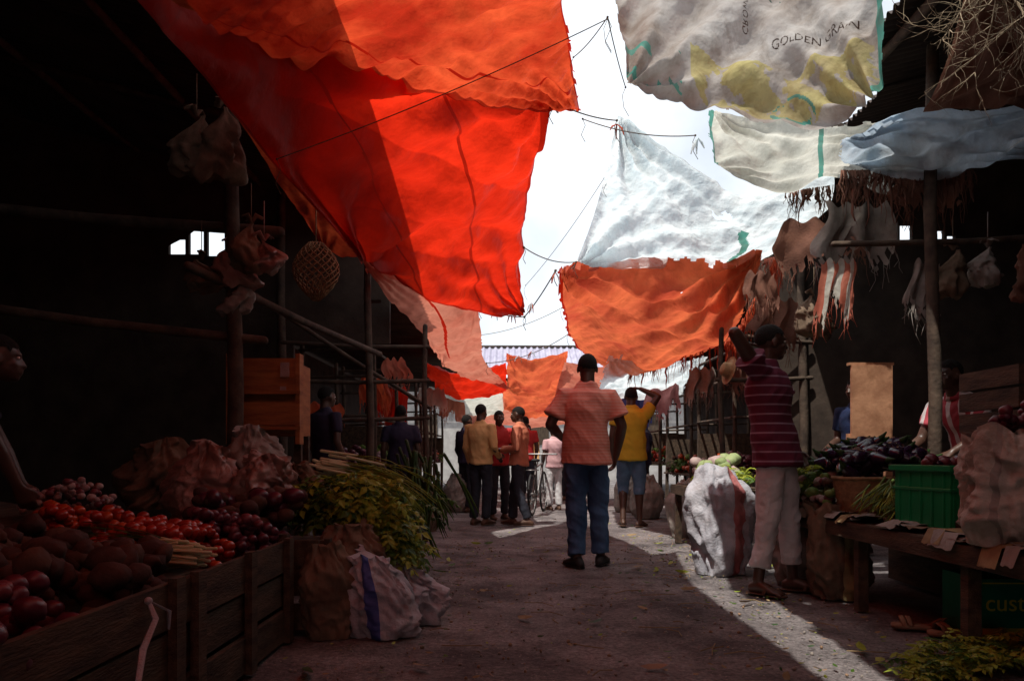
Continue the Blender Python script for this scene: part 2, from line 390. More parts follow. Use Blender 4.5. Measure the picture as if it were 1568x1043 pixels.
def fm(u, v):
    w = .04 * math.sin(u * 7 + 1) + .03 * noise.noise(Vector((u * 9, v * 9, 0)))
    nz = noise.noise(Vector((u * 13, v * 13, 4))) + .5 * noise.noise(Vector((u * 40, v * 40, 4)))
    if u > .962: return 2
    if abs(math.hypot((u - .62) * 1.7, (v - .92) * 3.2) - .13) < .018 and nz > -.1: return 2
    if abs(math.hypot((u - .42) * 1.5, (v - .36) * 2.0) - .13) < .02 and nz > -.2: return 2
    if .74 < v + w < .93 and .26 < u and nz > -.25: return 1
    if u < .22 and .80 < v < .95 and nz > .22: return 2
    return 0
tarpF = cloth('rice_sack_sheet', [
    [(.45, 3.5, 3.50), (.95, 3.5, 3.42), (1.38, 3.5, 3.42), (1.85, 3.5, 3.5)],
    [(.5, 4.0, 3.43), (.99, 4.0, 3.38), (1.45, 4.0, 3.35), (1.95, 4.0, 3.43)],
    [(.59, 4.4, 3.32), (1.1, 4.4, 3.25), (1.62, 4.4, 3.20), (2.11, 4.4, 3.28)],
    [(.71, 4.9, 3.21), (1.25, 4.9, 3.03), (1.86, 4.9, 2.93), (2.27, 4.9, 3.13)]], M_sackc, n=200, amp=.045, freq=3, folds=.07, fl=.9, corners=(2, 3), seed=7, cr=1.1,
    mats=[M_sackc, M_yprint, M_gprint], matfn=fm, fray=.006)
cloth_text('rice_sack_sheet', 'GOLDEN GRAIN', .56, .70, (.33, -.07), (.005, -.05), M_bprint, tarpF)
cloth_text('rice_sack_sheet', 'RICE', .52, .46, (.26, -.02), (.0, -.10), M_gprint, tarpF)
cloth_text('rice_sack_sheet', 'GROWN IN THE WEST', .46, .62, (.02, -.30), (.03, .0), M_bprint, tarpF)
tarpG = cloth('pale_blue_sheet', [
    [(2.19, 5.2, 2.99), (2.67, 5.2, 3.20), (3.1, 5.2, 3.19), (3.6, 5.2, 3.27)],
    [(2.25, 5.4, 2.98), (2.77, 5.35, 3.02), (3.22, 5.35, 3.03), (3.75, 5.4, 3.12)],
    [(2.36, 5.6, 3.02), (2.87, 5.6, 2.89), (3.29, 5.6, 2.92), (3.9, 5.6, 3.13)]], M_pale, n=100, amp=.035, folds=.06, fl=.6, seed=8, fray=.012)
tarpH = cloth('dark_red_sheet', [
    [(2.44, 4.1, 3.49), (2.8, 4.2, 3.52), (3.3, 4.2, 3.5)],
    [(2.55, 4.6, 3.25), (2.9, 4.6, 3.3), (3.4, 4.7, 3.3)],
    [(2.63, 5.0, 3.08), (3.0, 5.0, 3.12), (3.5, 5.1, 3.15)]], M_brownc, n=70, amp=.05, seed=9)

def simple_sheet(name, x0, x1, y0, y1, z0, z1, m, sag=.2, seed=0, n=50, fray=0):
    g = []
    for i in range(4):
        v = i / 3
        g.append([(x0 + (x1 - x0) * u, y0 + (y1 - y0) * v + random.uniform(-.15, .15), z0 + (z1 - z0) * v - sag * (4 * u * (1 - u)) * (.6 + .4 * math.sin(v * 3)) + random.uniform(-.05, .05)) for u in (0, .33, .67, 1)])
    return cloth(name, g, m, n=n, amp=.05, seed=seed, fray=fray, folds=.05)
simple_sheet('orange_tarpaulin.001', -.1, 1.0, 14.0, 16.5, 2.75, 2.3, M_orange, .22, 21)
simple_sheet('red_tarpaulin.002', -1.5, -.1, 13.2, 15.5, 2.45, 2.2, M_red, .2, 22)
simple_sheet('orange_tarpaulin.002', -.2, 1.4, 17.0, 19.5, 2.6, 2.0, M_orange, .15, 23)
simple_sheet('faded_pink_tarpaulin.001', .9, 2.6, 13.6, 16.5, 2.5, 2.15, M_pink, .2, 24)
simple_sheet('white_mesh_sheet.001', 1.4, 2.9, 11.4, 13.4, 2.35, 1.95, M_white, .15, 25, fray=.03)
simple_sheet('cream_sack_sheet.001', -1.7, -.2, 16.0, 19.0, 2.3, 2.0, M_cream, .15, 26)
simple_sheet('faded_pink_tarpaulin.002', -1.6, 1.8, 20.0, 23.0, 2.8, 1.9, M_pink, .2, 27)
simple_sheet('unseen_darkening_tarp', -2.0, .35, -5.8, .5, 3.2, 3.05, M_red2, .1, 28)  # unseen sheet added behind the camera to darken the aisle
cloth('unseen_hessian_shade', [[(.50 + .09 * math.sin(i * 2.1), -5.8 + 9.4 * i / 7, 3.6), (1.4, -5.8 + 9.4 * i / 7, 3.58), (2.2, -5.8 + 9.4 * i / 7, 3.6), (3.0, -5.8 + 9.4 * i / 7, 3.64)] for i in range(8)],  # unseen overhead sheet, added and frayed to shape the sun strip on the ground
      M_brownc, n=140, amp=.05, seed=29, fray=.022, folds=.03)
cloth('added_half_shade_tarp', [  # hidden second layer, added to cast half-shade on the tarp below
    [(-1.9, 2.0, 3.50), (-1.4, 2.0, 3.52), (-1.0, 2.0, 3.55)],
    [(-1.9, 4.5, 3.32), (-1.4, 4.6, 3.36), (-.98, 4.7, 3.44)],
    [(-1.9, 6.5, 3.10), (-1.4, 6.7, 3.12), (-1.02, 6.9, 3.20)],
    [(-1.9, 8.0, 2.98), (-1.5, 8.2, 2.98), (-1.15, 8.3, 2.98)]], M_red2, n=70, amp=.05, seed=12)

# ------------------------------------------------------------------ ropes
def rope(p0, p1, sag=.05, r=.005, name='rope', m=None, n=14):
    mb = MB(); p0, p1 = Vector(p0), Vector(p1)
    pts = [p0.lerp(p1, i / n) + Vector((0, 0, -sag * 4 * (i / n) * (1 - i / n))) for i in range(n + 1)]
    mb.loft(pts, r, seg=6, cap=False)
    for e, s in ((p0, 1), (p1, -1)):
        mb.ball(e, r * 2.4, sub=1)
        mb.loft([e, e + Vector((.02 * s, 0, -.05)), e + Vector((-.01, .01, -.12)), e + Vector((.02, 0, -.18))], r * .6, seg=5, cap=False)
    return mb.build(name, m or M_rope)
for i, a in enumerate([((-1.20, 4.0, 2.42), (.50, 4.1, 3.19), .03, .0026), ((.285, 5.8, 3.54), (.87, 6.5, 3.69), .03, .005), ((.165, 10.4, 2.76), (.5, 9, 3.04), .03, .008),
          ((.13, 8.6, 3.2), (.72, 8.8, 3.09), .06, .006), ((.50, 4.1, 3.2), (.71, 4.9, 3.21), .02, .003), ((.55, 6.1, 3.53), (1.38, 5.9, 3.32), .05, .004),
          ((.86, 7.3, 3.5), (.165, 9.5, 2.98), .05, .003), ((-.39, 9.5, 2.76), (.165, 10.4, 2.76), .05, .006), ((-.39, 12, 2.34), (.86, 12, 2.78), .1, .006),
          ((-.6, 11, 2.6), (.67, 10.5, 2.9), .08, .004), ((.50, 4.1, 3.2), (.40, 5.1, 3.5), .02, .003)]):
    rope(*a, name='rope' + ('' if i == 0 else '.%03d' % i))
mb = MB()
for (x, y, z) in [(.30, 5.82, 3.52), (.87, 6.5, 3.66), (.5, 9.0, 3.02), (.25, 9.9, 2.85), (.0, 9.9, 2.72), (.72, 8.8, 3.07), (.3, 12, 2.52), (1.4, 5.9, 3.3), (-.2, 9.8, 2.74), (.1, 12, 2.45)]:
    for q in range(4):
        a = random.uniform(0, 6.28); l = random.uniform(.05, .14); p = Vector((x, y, z))
        mb.loft([p, p + Vector((math.cos(a) * .04, math.sin(a) * .04, -l * .4)), p + Vector((math.cos(a) * .06, math.sin(a) * .03, -l))], [.004, .009, .004], [.002] * 3, seg=6, mi=random.randrange(3))
mb.build('knotted_rags', [M_orange, M_pink, M_white])

# ------------------------------------------------------------------ structure
def corrugated(name, p, a, b, pitch=.09, depth=.02, m=None, parent=None, nb=6):
    p, a, b = Vector(p), Vector(a), Vector(b); L = a.length; N = a.cross(b).normalized()
    n = int(L / pitch * 6); mb = MB(); vs = []
    for j in range(nb + 1):
        for i in range(n + 1):
            s = i / n
            vs.append(p + a * s + b * (j / nb) + N * (depth * math.sin(2 * math.pi * s * L / pitch) + .012 * noise.noise(Vector((s * 6, j, 0)))))
    fs = [(j * (n + 1) + i, j * (n + 1) + i + 1, (j + 1) * (n + 1) + i + 1, (j + 1) * (n + 1) + i) for j in range(nb) for i in range(n)]
    mb.add(vs, fs); return mb.build(name, m or M_rust, parent)

shedL = empty('market_shed')
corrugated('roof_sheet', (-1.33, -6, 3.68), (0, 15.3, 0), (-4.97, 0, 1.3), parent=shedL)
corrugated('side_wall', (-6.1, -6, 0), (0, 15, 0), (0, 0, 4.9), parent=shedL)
def wall_holes(name, y, x0, x1, z1, holes, m, parent, t=.06, z0=0):
    xs = sorted(set([x0, x1] + [h[0] for h in holes] + [h[1] for h in holes]))
    zs = sorted(set([z0, z1] + [h[2] for h in holes] + [h[3] for h in holes]))
    mb = MB()
    for i in range(len(xs) - 1):
        for j in range(len(zs) - 1):
            cx = (xs[i] + xs[i + 1]) / 2; cz = (zs[j] + zs[j + 1]) / 2
            if any(h[0] < cx < h[1] and h[2] < cz < h[3] for h in holes): continue
            mb.box((cx, y, cz), (xs[i + 1] - xs[i], t, zs[j + 1] - zs[j]))
    return mb.build(name, m, parent, smooth=False)
gh = [(-3.93, -3.74, 3.22, 3.40), (-3.70, -3.53, 3.22, 3.58), (-3.49, -3.26, 3.20, 3.58)]
wall_holes('gable_wall', 9.0, -6.1, -2.5, 4.1, gh, M_wallm, shedL)
wall_holes('upper_gable_wall', 9.0, -2.5, -1.40, 4.1, [(-1.70, -1.50, 2.66, 2.70)], M_wallm, shedL, z0=2.2)
mb = MB()
mb.add([(-6.1, 9.0, 4.1), (-2.5, 9.0, 4.1), (-6.1, 9.0, 4.98)], [(0, 1, 2)])
mb.add([(-3.95, 8.96, 3.30), (-3.95, 8.96, 3.62), (-3.45, 8.96, 3.62), (-3.55, 8.96, 3.54), (-3.72, 8.96, 3.42)], [(0, 1, 2, 3, 4)])
mb.build('gable_boards', M_wallm, shedL, smooth=False)
mbp = MB()
for (x, y, z, r) in [(-1.78, 5.0, 3.8, .05), (-1.5, 8.2, 3.7, .04), (-2.6, 8.85, 3.9, .05), (-3.2, 4.6, 4.1, .05), (-1.7, 1.0, 3.7, .05), (-.93, 8.4, 2.3, .03)]:
    mbp.loft([(x, y, 0), (x + .02, y, z * .35), (x - .015, y + .01, z * .7), (x, y, z)], [r * 1.1, r, r * .95, r * .9], seg=9)
for a, b, r in [((-1.9, 4.6, 2.02), (-1.35, 8.0, 1.95), .03), ((-3.9, 5.0, 2.55), (-1.5, 5.05, 2.35), .035),
                ((-1.45, -6, 3.66), (-1.45, 9, 3.66), .035), ((-2.9, -1, 4.03), (-2.9, 9, 4.03), .035), ((-4.3, -1, 4.4), (-4.3, 9, 4.4), .035),
                ((-5.9, 6.9, 4.8), (-1.35, 6.9, 3.62), .03), ((-5.9, 4.9, 4.8), (-1.35, 4.9, 3.62), .03), ((-5.9, 2.9, 4.8), (-1.35, 2.9, 3.62), .03),
                ((-3.6, 4.6, 1.85), (-1.6, 5.05, 1.65), .03), ((-2.4, 8.2, 1.7), (-.9, 8.4, 1.72), .022), ((-2.4, 8.2, 1.3), (-.9, 8.4, 1.32), .022),
                ((-2.4, 8.2, 2.1), (-.9, 8.4, 2.08), .022), ((-2.3, 7.0, 2.35), (-1.0, 9.5, 1.5), .022)]:
    a, b = Vector(a), Vector(b); mid = a.lerp(b, .5) + Vector((0, 0, -.02))
    mbp.loft([a, mid, b], r, seg=8)
mbp.build('posts_and_beams', M_pole, shedL)

shedR = empty('market_shed.001')
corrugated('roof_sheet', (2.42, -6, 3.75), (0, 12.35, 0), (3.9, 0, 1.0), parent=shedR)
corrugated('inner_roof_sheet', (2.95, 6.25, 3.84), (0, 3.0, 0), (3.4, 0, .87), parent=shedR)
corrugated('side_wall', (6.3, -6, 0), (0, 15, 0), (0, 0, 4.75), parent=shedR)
wall_holes('gable_wall', 9.0, 3.0, 6.3, 4.72, [(4.30, 4.42, 3.32, 3.60), (4.44, 4.58, 3.38, 3.56), (4.86, 4.95, 3.34, 3.50), (4.98, 5.08, 3.34, 3.44)], M_wallm, shedR)
wall_holes('upper_gable_wall', 9.07, 2.78, 3.4, 3.86, [], M_wallm, shedR, z0=2.4)
mbp = MB()
for (x, y, z, r) in [(2.98, 5.55, 3.8, .045), (2.85, 8.8, 3.7, .04), (4.3, 5.5, 4.1, .05), (3.3, 8.9, 3.8, .05), (2.85, 2.2, 3.8, .05), (2.3, 8.6, 2.3, .03)]:
    mbp.loft([(x, y, 0), (x + .02, y, z * .35), (x - .015, y + .01, z * .7), (x, y, z)], [r * 1.1, r, r * .95, r * .9], seg=9)
for a, b, r in [((2.6, -6, 3.72), (2.6, 6.3, 3.72), .035), ((4.2, -1, 4.12), (4.2, 9, 4.1), .035), ((3.0, 5.5, 3.8), (6.1, 5.5, 4.6), .03), ((3.0, 7.5, 3.78), (6.1, 7.5, 4.55), .03),
                ((2.5, 3.5, 3.7), (6.1, 3.5, 4.6), .03), ((2.3, 5.6, 2.42), (4.2, 5.6, 2.5), .022), ((2.25, 8.6, 1.75), (3.4, 8.9, 1.8), .025), ((2.4, 8.6, 2.25), (3.4, 8.9, 2.2), .025)]:
    a, b = Vector(a), Vector(b); mid = a.lerp(b, .5) + Vector((0, 0, -.02))
    mbp.loft([a, mid, b], r, seg=8)
mbp.build('posts_and_beams', M_pole, shedR)
wall_holes('unseen_end_wall', -6.1, -6.1, 6.3, 4.4, [(-.9, .9, .002, 2.1)], M_wallm, None)  # unseen, closes the space behind the camera to keep daylight out

shedFL = empty('market_shed.002')
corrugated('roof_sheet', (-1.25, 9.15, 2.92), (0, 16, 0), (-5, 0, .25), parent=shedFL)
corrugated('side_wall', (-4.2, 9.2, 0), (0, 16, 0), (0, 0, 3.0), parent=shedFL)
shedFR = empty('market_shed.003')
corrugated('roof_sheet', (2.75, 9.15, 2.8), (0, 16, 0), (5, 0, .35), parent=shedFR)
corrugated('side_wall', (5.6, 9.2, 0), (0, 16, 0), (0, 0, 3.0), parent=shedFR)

bld = empty('iron_roofed_building')
mbb = MB(); mbb.box((1, 33, 2.0), (16, 4, 4.0)); mbb.box((1, 30.96, 3.9), (16, .06, .25), mi=1)
for k in range(7):
    mbb.box((-5.6 + k * 2.2, 30.98, 2.0), (.9, .06, 1.2), mi=1)
mbb.build('walls', [M_wallp, M_wood], bld, smooth=False)
corrugated('roof', (-7.5, 30.2, 4.25), (17, 0, 0), (0, 2.8, 1.25), pitch=.25, depth=.05, m=M_roofb, parent=bld)
mbb = MB()
mbb.box((1, 30.16, 4.2), (17, .05, .12)); mbb.loft([(-7.5, 33.0, 5.54), (9.5, 33.0, 5.54)], .07, seg=8)
mbb.build('fascia_and_ridge', M_rust, bld, smooth=False)

# ------------------------------------------------------------------ ground
def ground():
    m = bpy.data.materials.new('worn_dirt_ground'); m.use_nodes = True
    nt = m.node_tree; p = nt.nodes['Principled BSDF']; p.inputs['Roughness'].default_value = .8
    p.inputs['Specular IOR Level'].default_value = .25
    tc = nn(nt, 'ShaderNodeTexCoord')
    n1 = nn(nt, 'ShaderNodeTexNoise'); n1.inputs['Scale'].default_value = 1.6; n1.inputs['Detail'].default_value = 10; n1.inputs['Roughness'].default_value = .7
    n2 = nn(nt, 'ShaderNodeTexNoise'); n2.inputs['Scale'].default_value = 48; n2.inputs['Detail'].default_value = 6; n2.inputs['Roughness'].default_value = .75
    v = nn(nt, 'ShaderNodeTexVoronoi'); v.inputs['Scale'].default_value = 34
    for n in (n1, n2, v): nt.links.new(tc.outputs['Object'], n.inputs['Vector'])
    r1 = nn(nt, 'ShaderNodeValToRGB'); e = r1.color_ramp.elements
    e[0].position = .38; e[0].color = (.095, .082, .085, 1); e[1].position = .62; e[1].color = (.33, .295, .29, 1)
    nt.links.new(n1.outputs[0], r1.inputs[0])
    r2 = nn(nt, 'ShaderNodeValToRGB'); e = r2.color_ramp.elements
    e[0].position = .38; e[0].color = (.36, .36, .36, 1); e[1].position = .66; e[1].color = (1.25, 1.25, 1.25, 1)
    nt.links.new(n2.outputs[0], r2.inputs[0])
    mx = nn(nt, 'ShaderNodeMix', data_type='RGBA', blend_type='MULTIPLY'); mx.inputs[0].default_value = .9
    nt.links.new(r1.outputs[0], mx.inputs[6]); nt.links.new(r2.outputs[0], mx.inputs[7])
    r3 = nn(nt, 'ShaderNodeValToRGB'); e = r3.color_ramp.elements
    e[0].position = .12; e[0].color = (1, 1, 1, 1); e[1].position = .18; e[1].color = (0, 0, 0, 1)
    nt.links.new(v.outputs['Distance'], r3.inputs[0])
    mm = nn(nt, 'ShaderNodeMath', operation='MULTIPLY')
    n3 = nn(nt, 'ShaderNodeTexNoise'); n3.inputs['Scale'].default_value = 5; nt.links.new(tc.outputs['Object'], n3.inputs['Vector'])
    r4 = nn(nt, 'ShaderNodeValToRGB'); r4.color_ramp.elements[0].position = .50; r4.color_ramp.elements[1].position = .60
    nt.links.new(n3.outputs[0], r4.inputs[0]); nt.links.new(r3.outputs[0], mm.inputs[0]); nt.links.new(r4.outputs[0], mm.inputs[1])
    mx2 = nn(nt, 'ShaderNodeMix', data_type='RGBA'); mx2.inputs[7].default_value = (.42, .37, .31, 1)
    nt.links.new(mm.outputs[0], mx2.inputs[0]); nt.links.new(mx.outputs[2], mx2.inputs[6])
    nt.links.new(mx2.outputs[2], p.inputs['Base Color'])
    ad = nn(nt, 'ShaderNodeMath', operation='ADD'); nt.links.new(n2.outputs[0], ad.inputs[0])
    ml = nn(nt, 'ShaderNodeMath', operation='MULTIPLY'); ml.inputs[1].default_value = 2.0
    nt.links.new(n1.outputs[0], ml.inputs[0]); nt.links.new(ml.outputs[0], ad.inputs[1])
    b = nn(nt, 'ShaderNodeBump'); b.inputs['Strength'].default_value = .9; b.inputs['Distance'].default_value = .022
    nt.links.new(ad.outputs[0], b.inputs['Height']); nt.links.new(b.outputs[0], p.inputs['Normal'])
    xs = [-600, -60, -10] + [-7 + i * .1 for i in range(141)] + [10, 60, 600]
    ys = [-600, -60, -10] + [0 + i * .1 for i in range(201)] + [30, 60, 600]
    vs = []
    for y in ys:
        for x in xs:
            z = 0
            if -7 < x < 7 and 0 < y < 20:
                z = .018 * noise.noise(Vector((x * .9, y * .9, 0))) + .010 * noise.noise(Vector((x * 3.5, y * 3.5, 2))) - .01
            vs.append((x, y, z))
    W = len(xs); fs = [(j * W + i, j * W + i + 1, (j + 1) * W + i + 1, (j + 1) * W + i) for j in range(len(ys) - 1) for i in range(W - 1)]
    mb = MB(); mb.add(vs, fs); return mb.build('ground', m)
ground()

mb = MB()
for k in range(1500):
    t = random.random()
    if t < .65:
        x = random.gauss(1.45, .35) if random.random() < .65 else random.gauss(-.55, .3); y = random.uniform(2.4, 9)
    else:
        x = random.uniform(-1, 2.1); y = random.uniform(2.4, 12)
    s = random.uniform(.004, .014) * (3 if random.random() < .05 else 1)
    Rm = Matrix.Rotation(random.uniform(0, 6.28), 3, 'Z') @ Matrix.Rotation(random.uniform(-.5, .5), 3, 'X')
    pts = [Rm @ Vector(q) * s + Vector((x, y, .010)) for q in ((-1.6, 0, .1), (-.5, -.6, .0), (.9, -.5, .2), (1.8, .1, .5), (.7, .6, .3), (-.6, .5, .2))]
    mb.add(pts, [tuple(range(6))], random.choice([0, 1, 2, 3, 3, 4]))
for k in range(90):
    x = random.uniform(-.9, 2.0); y = random.uniform(2.5, 8); a = random.uniform(0, 6.28); L = random.uniform(.05, .24)
    mb.loft([(x, y, .008), (x + math.cos(a) * L / 2, y + math.sin(a) * L / 2, .014), (x + math.cos(a + .3) * L, y + math.sin(a + .3) * L, .008)], .0025, seg=5, mi=3)
mb.build('leaf_litter', [M_leaf, M_leafy, M_leafd, M_dry, M_card], smooth=False)
mb = MB()
for k in range(700):
    x = random.uniform(-1, 2.1); y = random.uniform(2.2, 9); s = random.uniform(.003, .010)
    mb.ball((x, y, -.006), (s * 1.3, s, s * 1.2), rrot(), random.randrange(2), 1, .5, k)
mb.build('gravel', [M_card, M_sackg])

# ------------------------------------------------------------------ produce helpers
def pile(name, cx, cy, wx, wy, zf, n, r, mats, squash=.85, parent=None, elong=1.0, rv=.2, sub=2, nz=.15, mound=.12):
    mb = MB(); placed = []
    for k in range(n):
        for _ in range(12):
            u, v = random.uniform(-1, 1), random.uniform(-1, 1)
            if u * u + v * v < 1.15: break
        x, y = cx + u * wx, cy + v * wy
        rr = r * random.uniform(1 - rv, 1 + rv)
        z = zf(x, y) + rr * .8 + mound * max(0, 1 - (u * u + v * v))
        for (px, py, pz, pr) in placed:
            d = math.hypot(px - x, py - y)
            if d < (pr + rr) * .75: z = max(z, pz + math.sqrt(max(0, ((pr + rr) * .8) ** 2 - d * d)) * .55)
        z = min(z, zf(x, y) + mound + rr * 2.2)
        placed.append((x, y, z, rr))
        mb.ball((x, y, z), (rr * elong, rr, rr * squash), rrot() if elong != 1 else Matrix.Rotation(random.uniform(-.6, .6), 3, 'X'), random.randrange(len(mats)), sub, nz, k)
    return mb.build(name, mats, parent)

def leafmass(name, cs, n, L, mats, droop=.5, parent=None, w=.35, up=.2):
    mb = MB()
    for k in range(n):
        c, rd = random.choice(cs)
        a = random.uniform(0, 6.28); e = random.uniform(-.3, 1.0)
        st = Vector(c) + Vector((random.gauss(0, .45) * rd[0], random.gauss(0, .45) * rd[1], random.gauss(0, .4) * rd[2]))
        d = Vector((math.cos(a), math.sin(a), e * .8 + up)).normalized(); l = L * random.uniform(.6, 1.2)
        mi = random.randrange(len(mats)); pts = [st]; p = st.copy(); dd = d.copy()
        for s in range(4):
            p = p + dd * l / 4; dd = (dd + Vector((0, 0, -droop * .5))).normalized(); pts.append(p.copy())
        mb.loft(pts, .0022, seg=3, cap=False, mi=mi)
        for s in range(1, 5):
            for sgn in (-1, 1):
                q = pts[s]; t = (pts[s] - pts[s - 1]).normalized(); side = t.cross(Vector((0, 0, 1)))
                if side.length < .1: side = Vector((1, 0, 0))
                side = side.normalized() * sgn
                ll = l * w * random.uniform(.6, 1.1); dr = (side + t * .6 + Vector((0, 0, random.uniform(-.5, .2)))).normalized()
                nrm = dr.cross(t).normalized() if dr.cross(t).length > .01 else Vector((0, 0, 1))
                wv = dr.cross(nrm).normalized() * ll * .32
                mb.add([q, q + dr * ll * .4 + wv, q + dr * ll + Vector((0, 0, -ll * .2)), q + dr * ll * .4 - wv, q + dr * ll * .45 + nrm * ll * .08],
                       [(0, 1, 4), (1, 2, 4), (2, 3, 4), (3, 0, 4)], mi)
    return mb.build(name, mats, parent, smooth=False)

def blades(name, base, dirv, n, L, mats, spread=.25, r=.009, droop=.4, parent=None, wid=.05):
    mb = MB(); base = Vector(base); dirv = Vector(dirv).normalized()
    for k in range(n):
        b = base + Vector((random.gauss(0, wid), random.gauss(0, wid), random.gauss(0, wid * .6)))
        d = (dirv + Vector((random.gauss(0, spread), random.gauss(0, spread), random.gauss(0, spread * .6)))).normalized()
        l = L * random.uniform(.75, 1.15)
        p1 = b + d * l * .35
        mb.loft([b, b.lerp(p1, .5), p1], [r * 1.2, r, r * .9], seg=6, mi=0)
        for s in range(3):
            dd = (d + Vector((random.gauss(0, .12), random.gauss(0, .12), random.gauss(0, .12)))).normalized(); p = p1.copy(); pts = [p1 - d * .02]
            for q in range(4):
                p = p + dd * l * .17; dd = (dd + Vector((0, 0, -droop * .3))).normalized(); pts.append(p.copy())
            mb.loft(pts, [r * .8, r * .9, r * .8, r * .6, r * .1], [r * .25] * 5, seg=5, cap=False, mi=1 + (k + s) % 2)
    return mb.build(name, mats, parent)

def sack(name, loc, w, d, h, mats, rz=0, seed=0, tilt=(0, 0), open_top=False, stripe=None, parent=None, fold=.03, neck=.62, slump=0.0):
    """woven sack: bulged body, vertical tension creases to a gathered, folded-over mouth"""
    n, sg = 48, 84; mb = MB(); vs = []
    for i in range(n):
        t = i / (n - 1)
        base = (.74 + .26 * math.sin(min(1, t * 3.4) * 1.57))
        if open_top: k = base * (1 + .05 * math.sin(t * 5 + seed)) * (1 - .06 * t)
        else:
            k = base * (1 + .05 * math.sin(t * 6 + seed)) * (1 if t < neck else 1 - .74 * ((t - neck) / (1 - neck)) ** 1.3)
            if t > .93: k *= 1 + (t - .93) * 6
        for j in range(sg):
            a = 2 * math.pi * j / sg
            ca, sa = math.cos(a), math.sin(a); pw = .8
            x = w / 2 * k * math.copysign(abs(ca) ** pw, ca); y = d / 2 * k * math.copysign(abs(sa) ** pw, sa); z = h * t
            q = Vector((ca * 1.3 + seed, sa * 1.3, t * 2.2)); q3 = Vector((ca * 2.6 + seed, sa * 2.6, t * 6 + ca * 2))
            f = noise.noise(q) * fold * 1.1 + fold * .42 * (1 - 2.6 * abs(noise.noise(q3))) + fold * .16 * (1 - 2.6 * abs(noise.noise(q3 * 2.3)))
            cre = max(0, t - .45) * 1.3 if not open_top else .25 + .3 * t
            f += fold * .6 * cre * (1 - 2.2 * abs(noise.noise(Vector((ca * 6 + seed, sa * 6, t * 1.2)))))
            x += ca * f + tilt[0] * t * t; y += sa * f + tilt[1] * t * t
            z += noise.noise(q * .9) * fold * .7 * (t > .02) + (noise.noise(Vector((ca * 2, sa * 2, seed))) * h * .09 if t > .9 else 0)
            z -= slump * t * t * (.5 + .5 * ca) * h
            vs.append((x, y, max(z, 0)))
    fs = []
    for i in range(n - 1):
        for j in range(sg): fs.append((i * sg + j, i * sg + (j + 1) % sg, (i + 1) * sg + (j + 1) % sg, (i + 1) * sg + j))
    mb.add(vs, fs); mb.add(vs[:sg], [tuple(range(sg - 1, -1, -1))])
    if stripe:
        lo, hi = stripe[0] * sg / 48, stripe[1] * sg / 48
        for fi, f in enumerate(fs):
            if lo <= f[0] % sg < hi: mb.m[fi] = 1
    if not open_top: mb.add(vs[-sg:], [tuple(range(sg))])
    o = mb.build(name, mats, parent, loc=loc); o.rotation_euler = (0, 0, rz)
    return o

def basket(name, loc, r, h, m, parent=None, flare=1.3, sg=60):
    mb = MB(); n = 16; vs = []
    for i in range(n):
        t = i / (n - 1); rr = r * (1 + (flare - 1) * t)
        for j in range(sg):
            a = 2 * math.pi * j / sg
            q = rr + .006 * math.sin(a * sg / 4 + (i % 2) * math.pi)
            vs.append((q * math.cos(a), q * math.sin(a), h * t))
    fs = [(i * sg + j, i * sg + (j + 1) % sg, (i + 1) * sg + (j + 1) % sg, (i + 1) * sg + j) for i in range(n - 1) for j in range(sg)]
    mb.add(vs, fs); mb.add(vs[:sg], [tuple(range(sg))])
    rr = r * flare
    mb.loft([(rr * math.cos(a), rr * math.sin(a), h) for a in [2 * math.pi * k / 30 for k in range(31)]], .012, seg=6, cap=False)
    return mb.build(name, m, parent, loc=loc)

# ------------------------------------------------------------------ left stall
st = empty('vegetable_stall')
mb = MB()
X0 = -1.12
for (y0, y1, ex) in [(.6, 2.6, 0), (2.62, 3.84, .01)]:
    for i, z in enumerate((.09, .26, .42)):
        mb.box((X0 + ex + random.uniform(-.008, .008), (y0 + y1) / 2, z), (.025, y1 - y0, .145), rot=random.uniform(-.004, .004))
    for y in np.linspace(y0 + .08, y1 - .05, 3):
        mb.box((X0 + ex + .03, y, .26), (.03, .07, .50))
for i, z in enumerate((.1, .27, .43)):
    mb.box((-1.5, 3.86, z), (.74, .025, .14))
mb.box((-1.14, 3.89, .26), (.06, .05, .52))
for z in (.1, .27, .42):
    mb.box((-.96, 4.35, z - .01), (.025, .8, .14)); mb.box((-1.35, 3.94, z), (.76, .025, .13))
for y in (3.96, 4.35, 4.73): mb.box((-.93, y, .25), (.03, .05, .48))
mb.box((-1.9, 2.4, .28), (1.5, 3.6, .03)); mb.box((-1.7, 4.4, .4), (1.45, .9, .03))
mb.build('crate_planks', M_woodh, st, smooth=False)
zl = lambda x, y: .40 + max(0, (-1.18 - x)) * .15
mb = MB()
for k in range(9):
    x = -1.25 - k * .2
    mb.box((x, 2.5, zl(x, 0) - .02), (.19, 3.9, .02), rot=Matrix.Rotation(.149, 3, 'Y'))
mb.build('display_boards', M_woodh, st, smooth=False)
pile('onion_heap', -1.40, 1.85, .27, .35, zl, 110, .034, [M_oni, M_oni, M_oni2], mound=.08)
pile('potato_heap', -1.45, 2.55, .30, .36, zl, 150, .036, [M_pot, M_pot2, M_pot], elong=1.3, mound=.07, rv=.35, nz=.35)
pile('potato_heap.001', -2.1, 2.6, .36, .7, zl, 170, .04, [M_pot, M_pot2, M_pot], elong=1.3, mound=.06, rv=.35, nz=.35)
pile('tomato_heap', -1.52, 3.42, .26, .24, zl, 190, .027, [M_tom, M_tom, M_tom2], mound=.09)
pile('tomato_heap.001', -1.95, 3.7, .28, .22, zl, 130, .027, [M_tom, M_tom2], mound=.07)
pile('onion_heap.001', -1.34, 3.74, .20, .16, zl, 100, .028, [M_oni, M_oni, M_oni2], mound=.13)
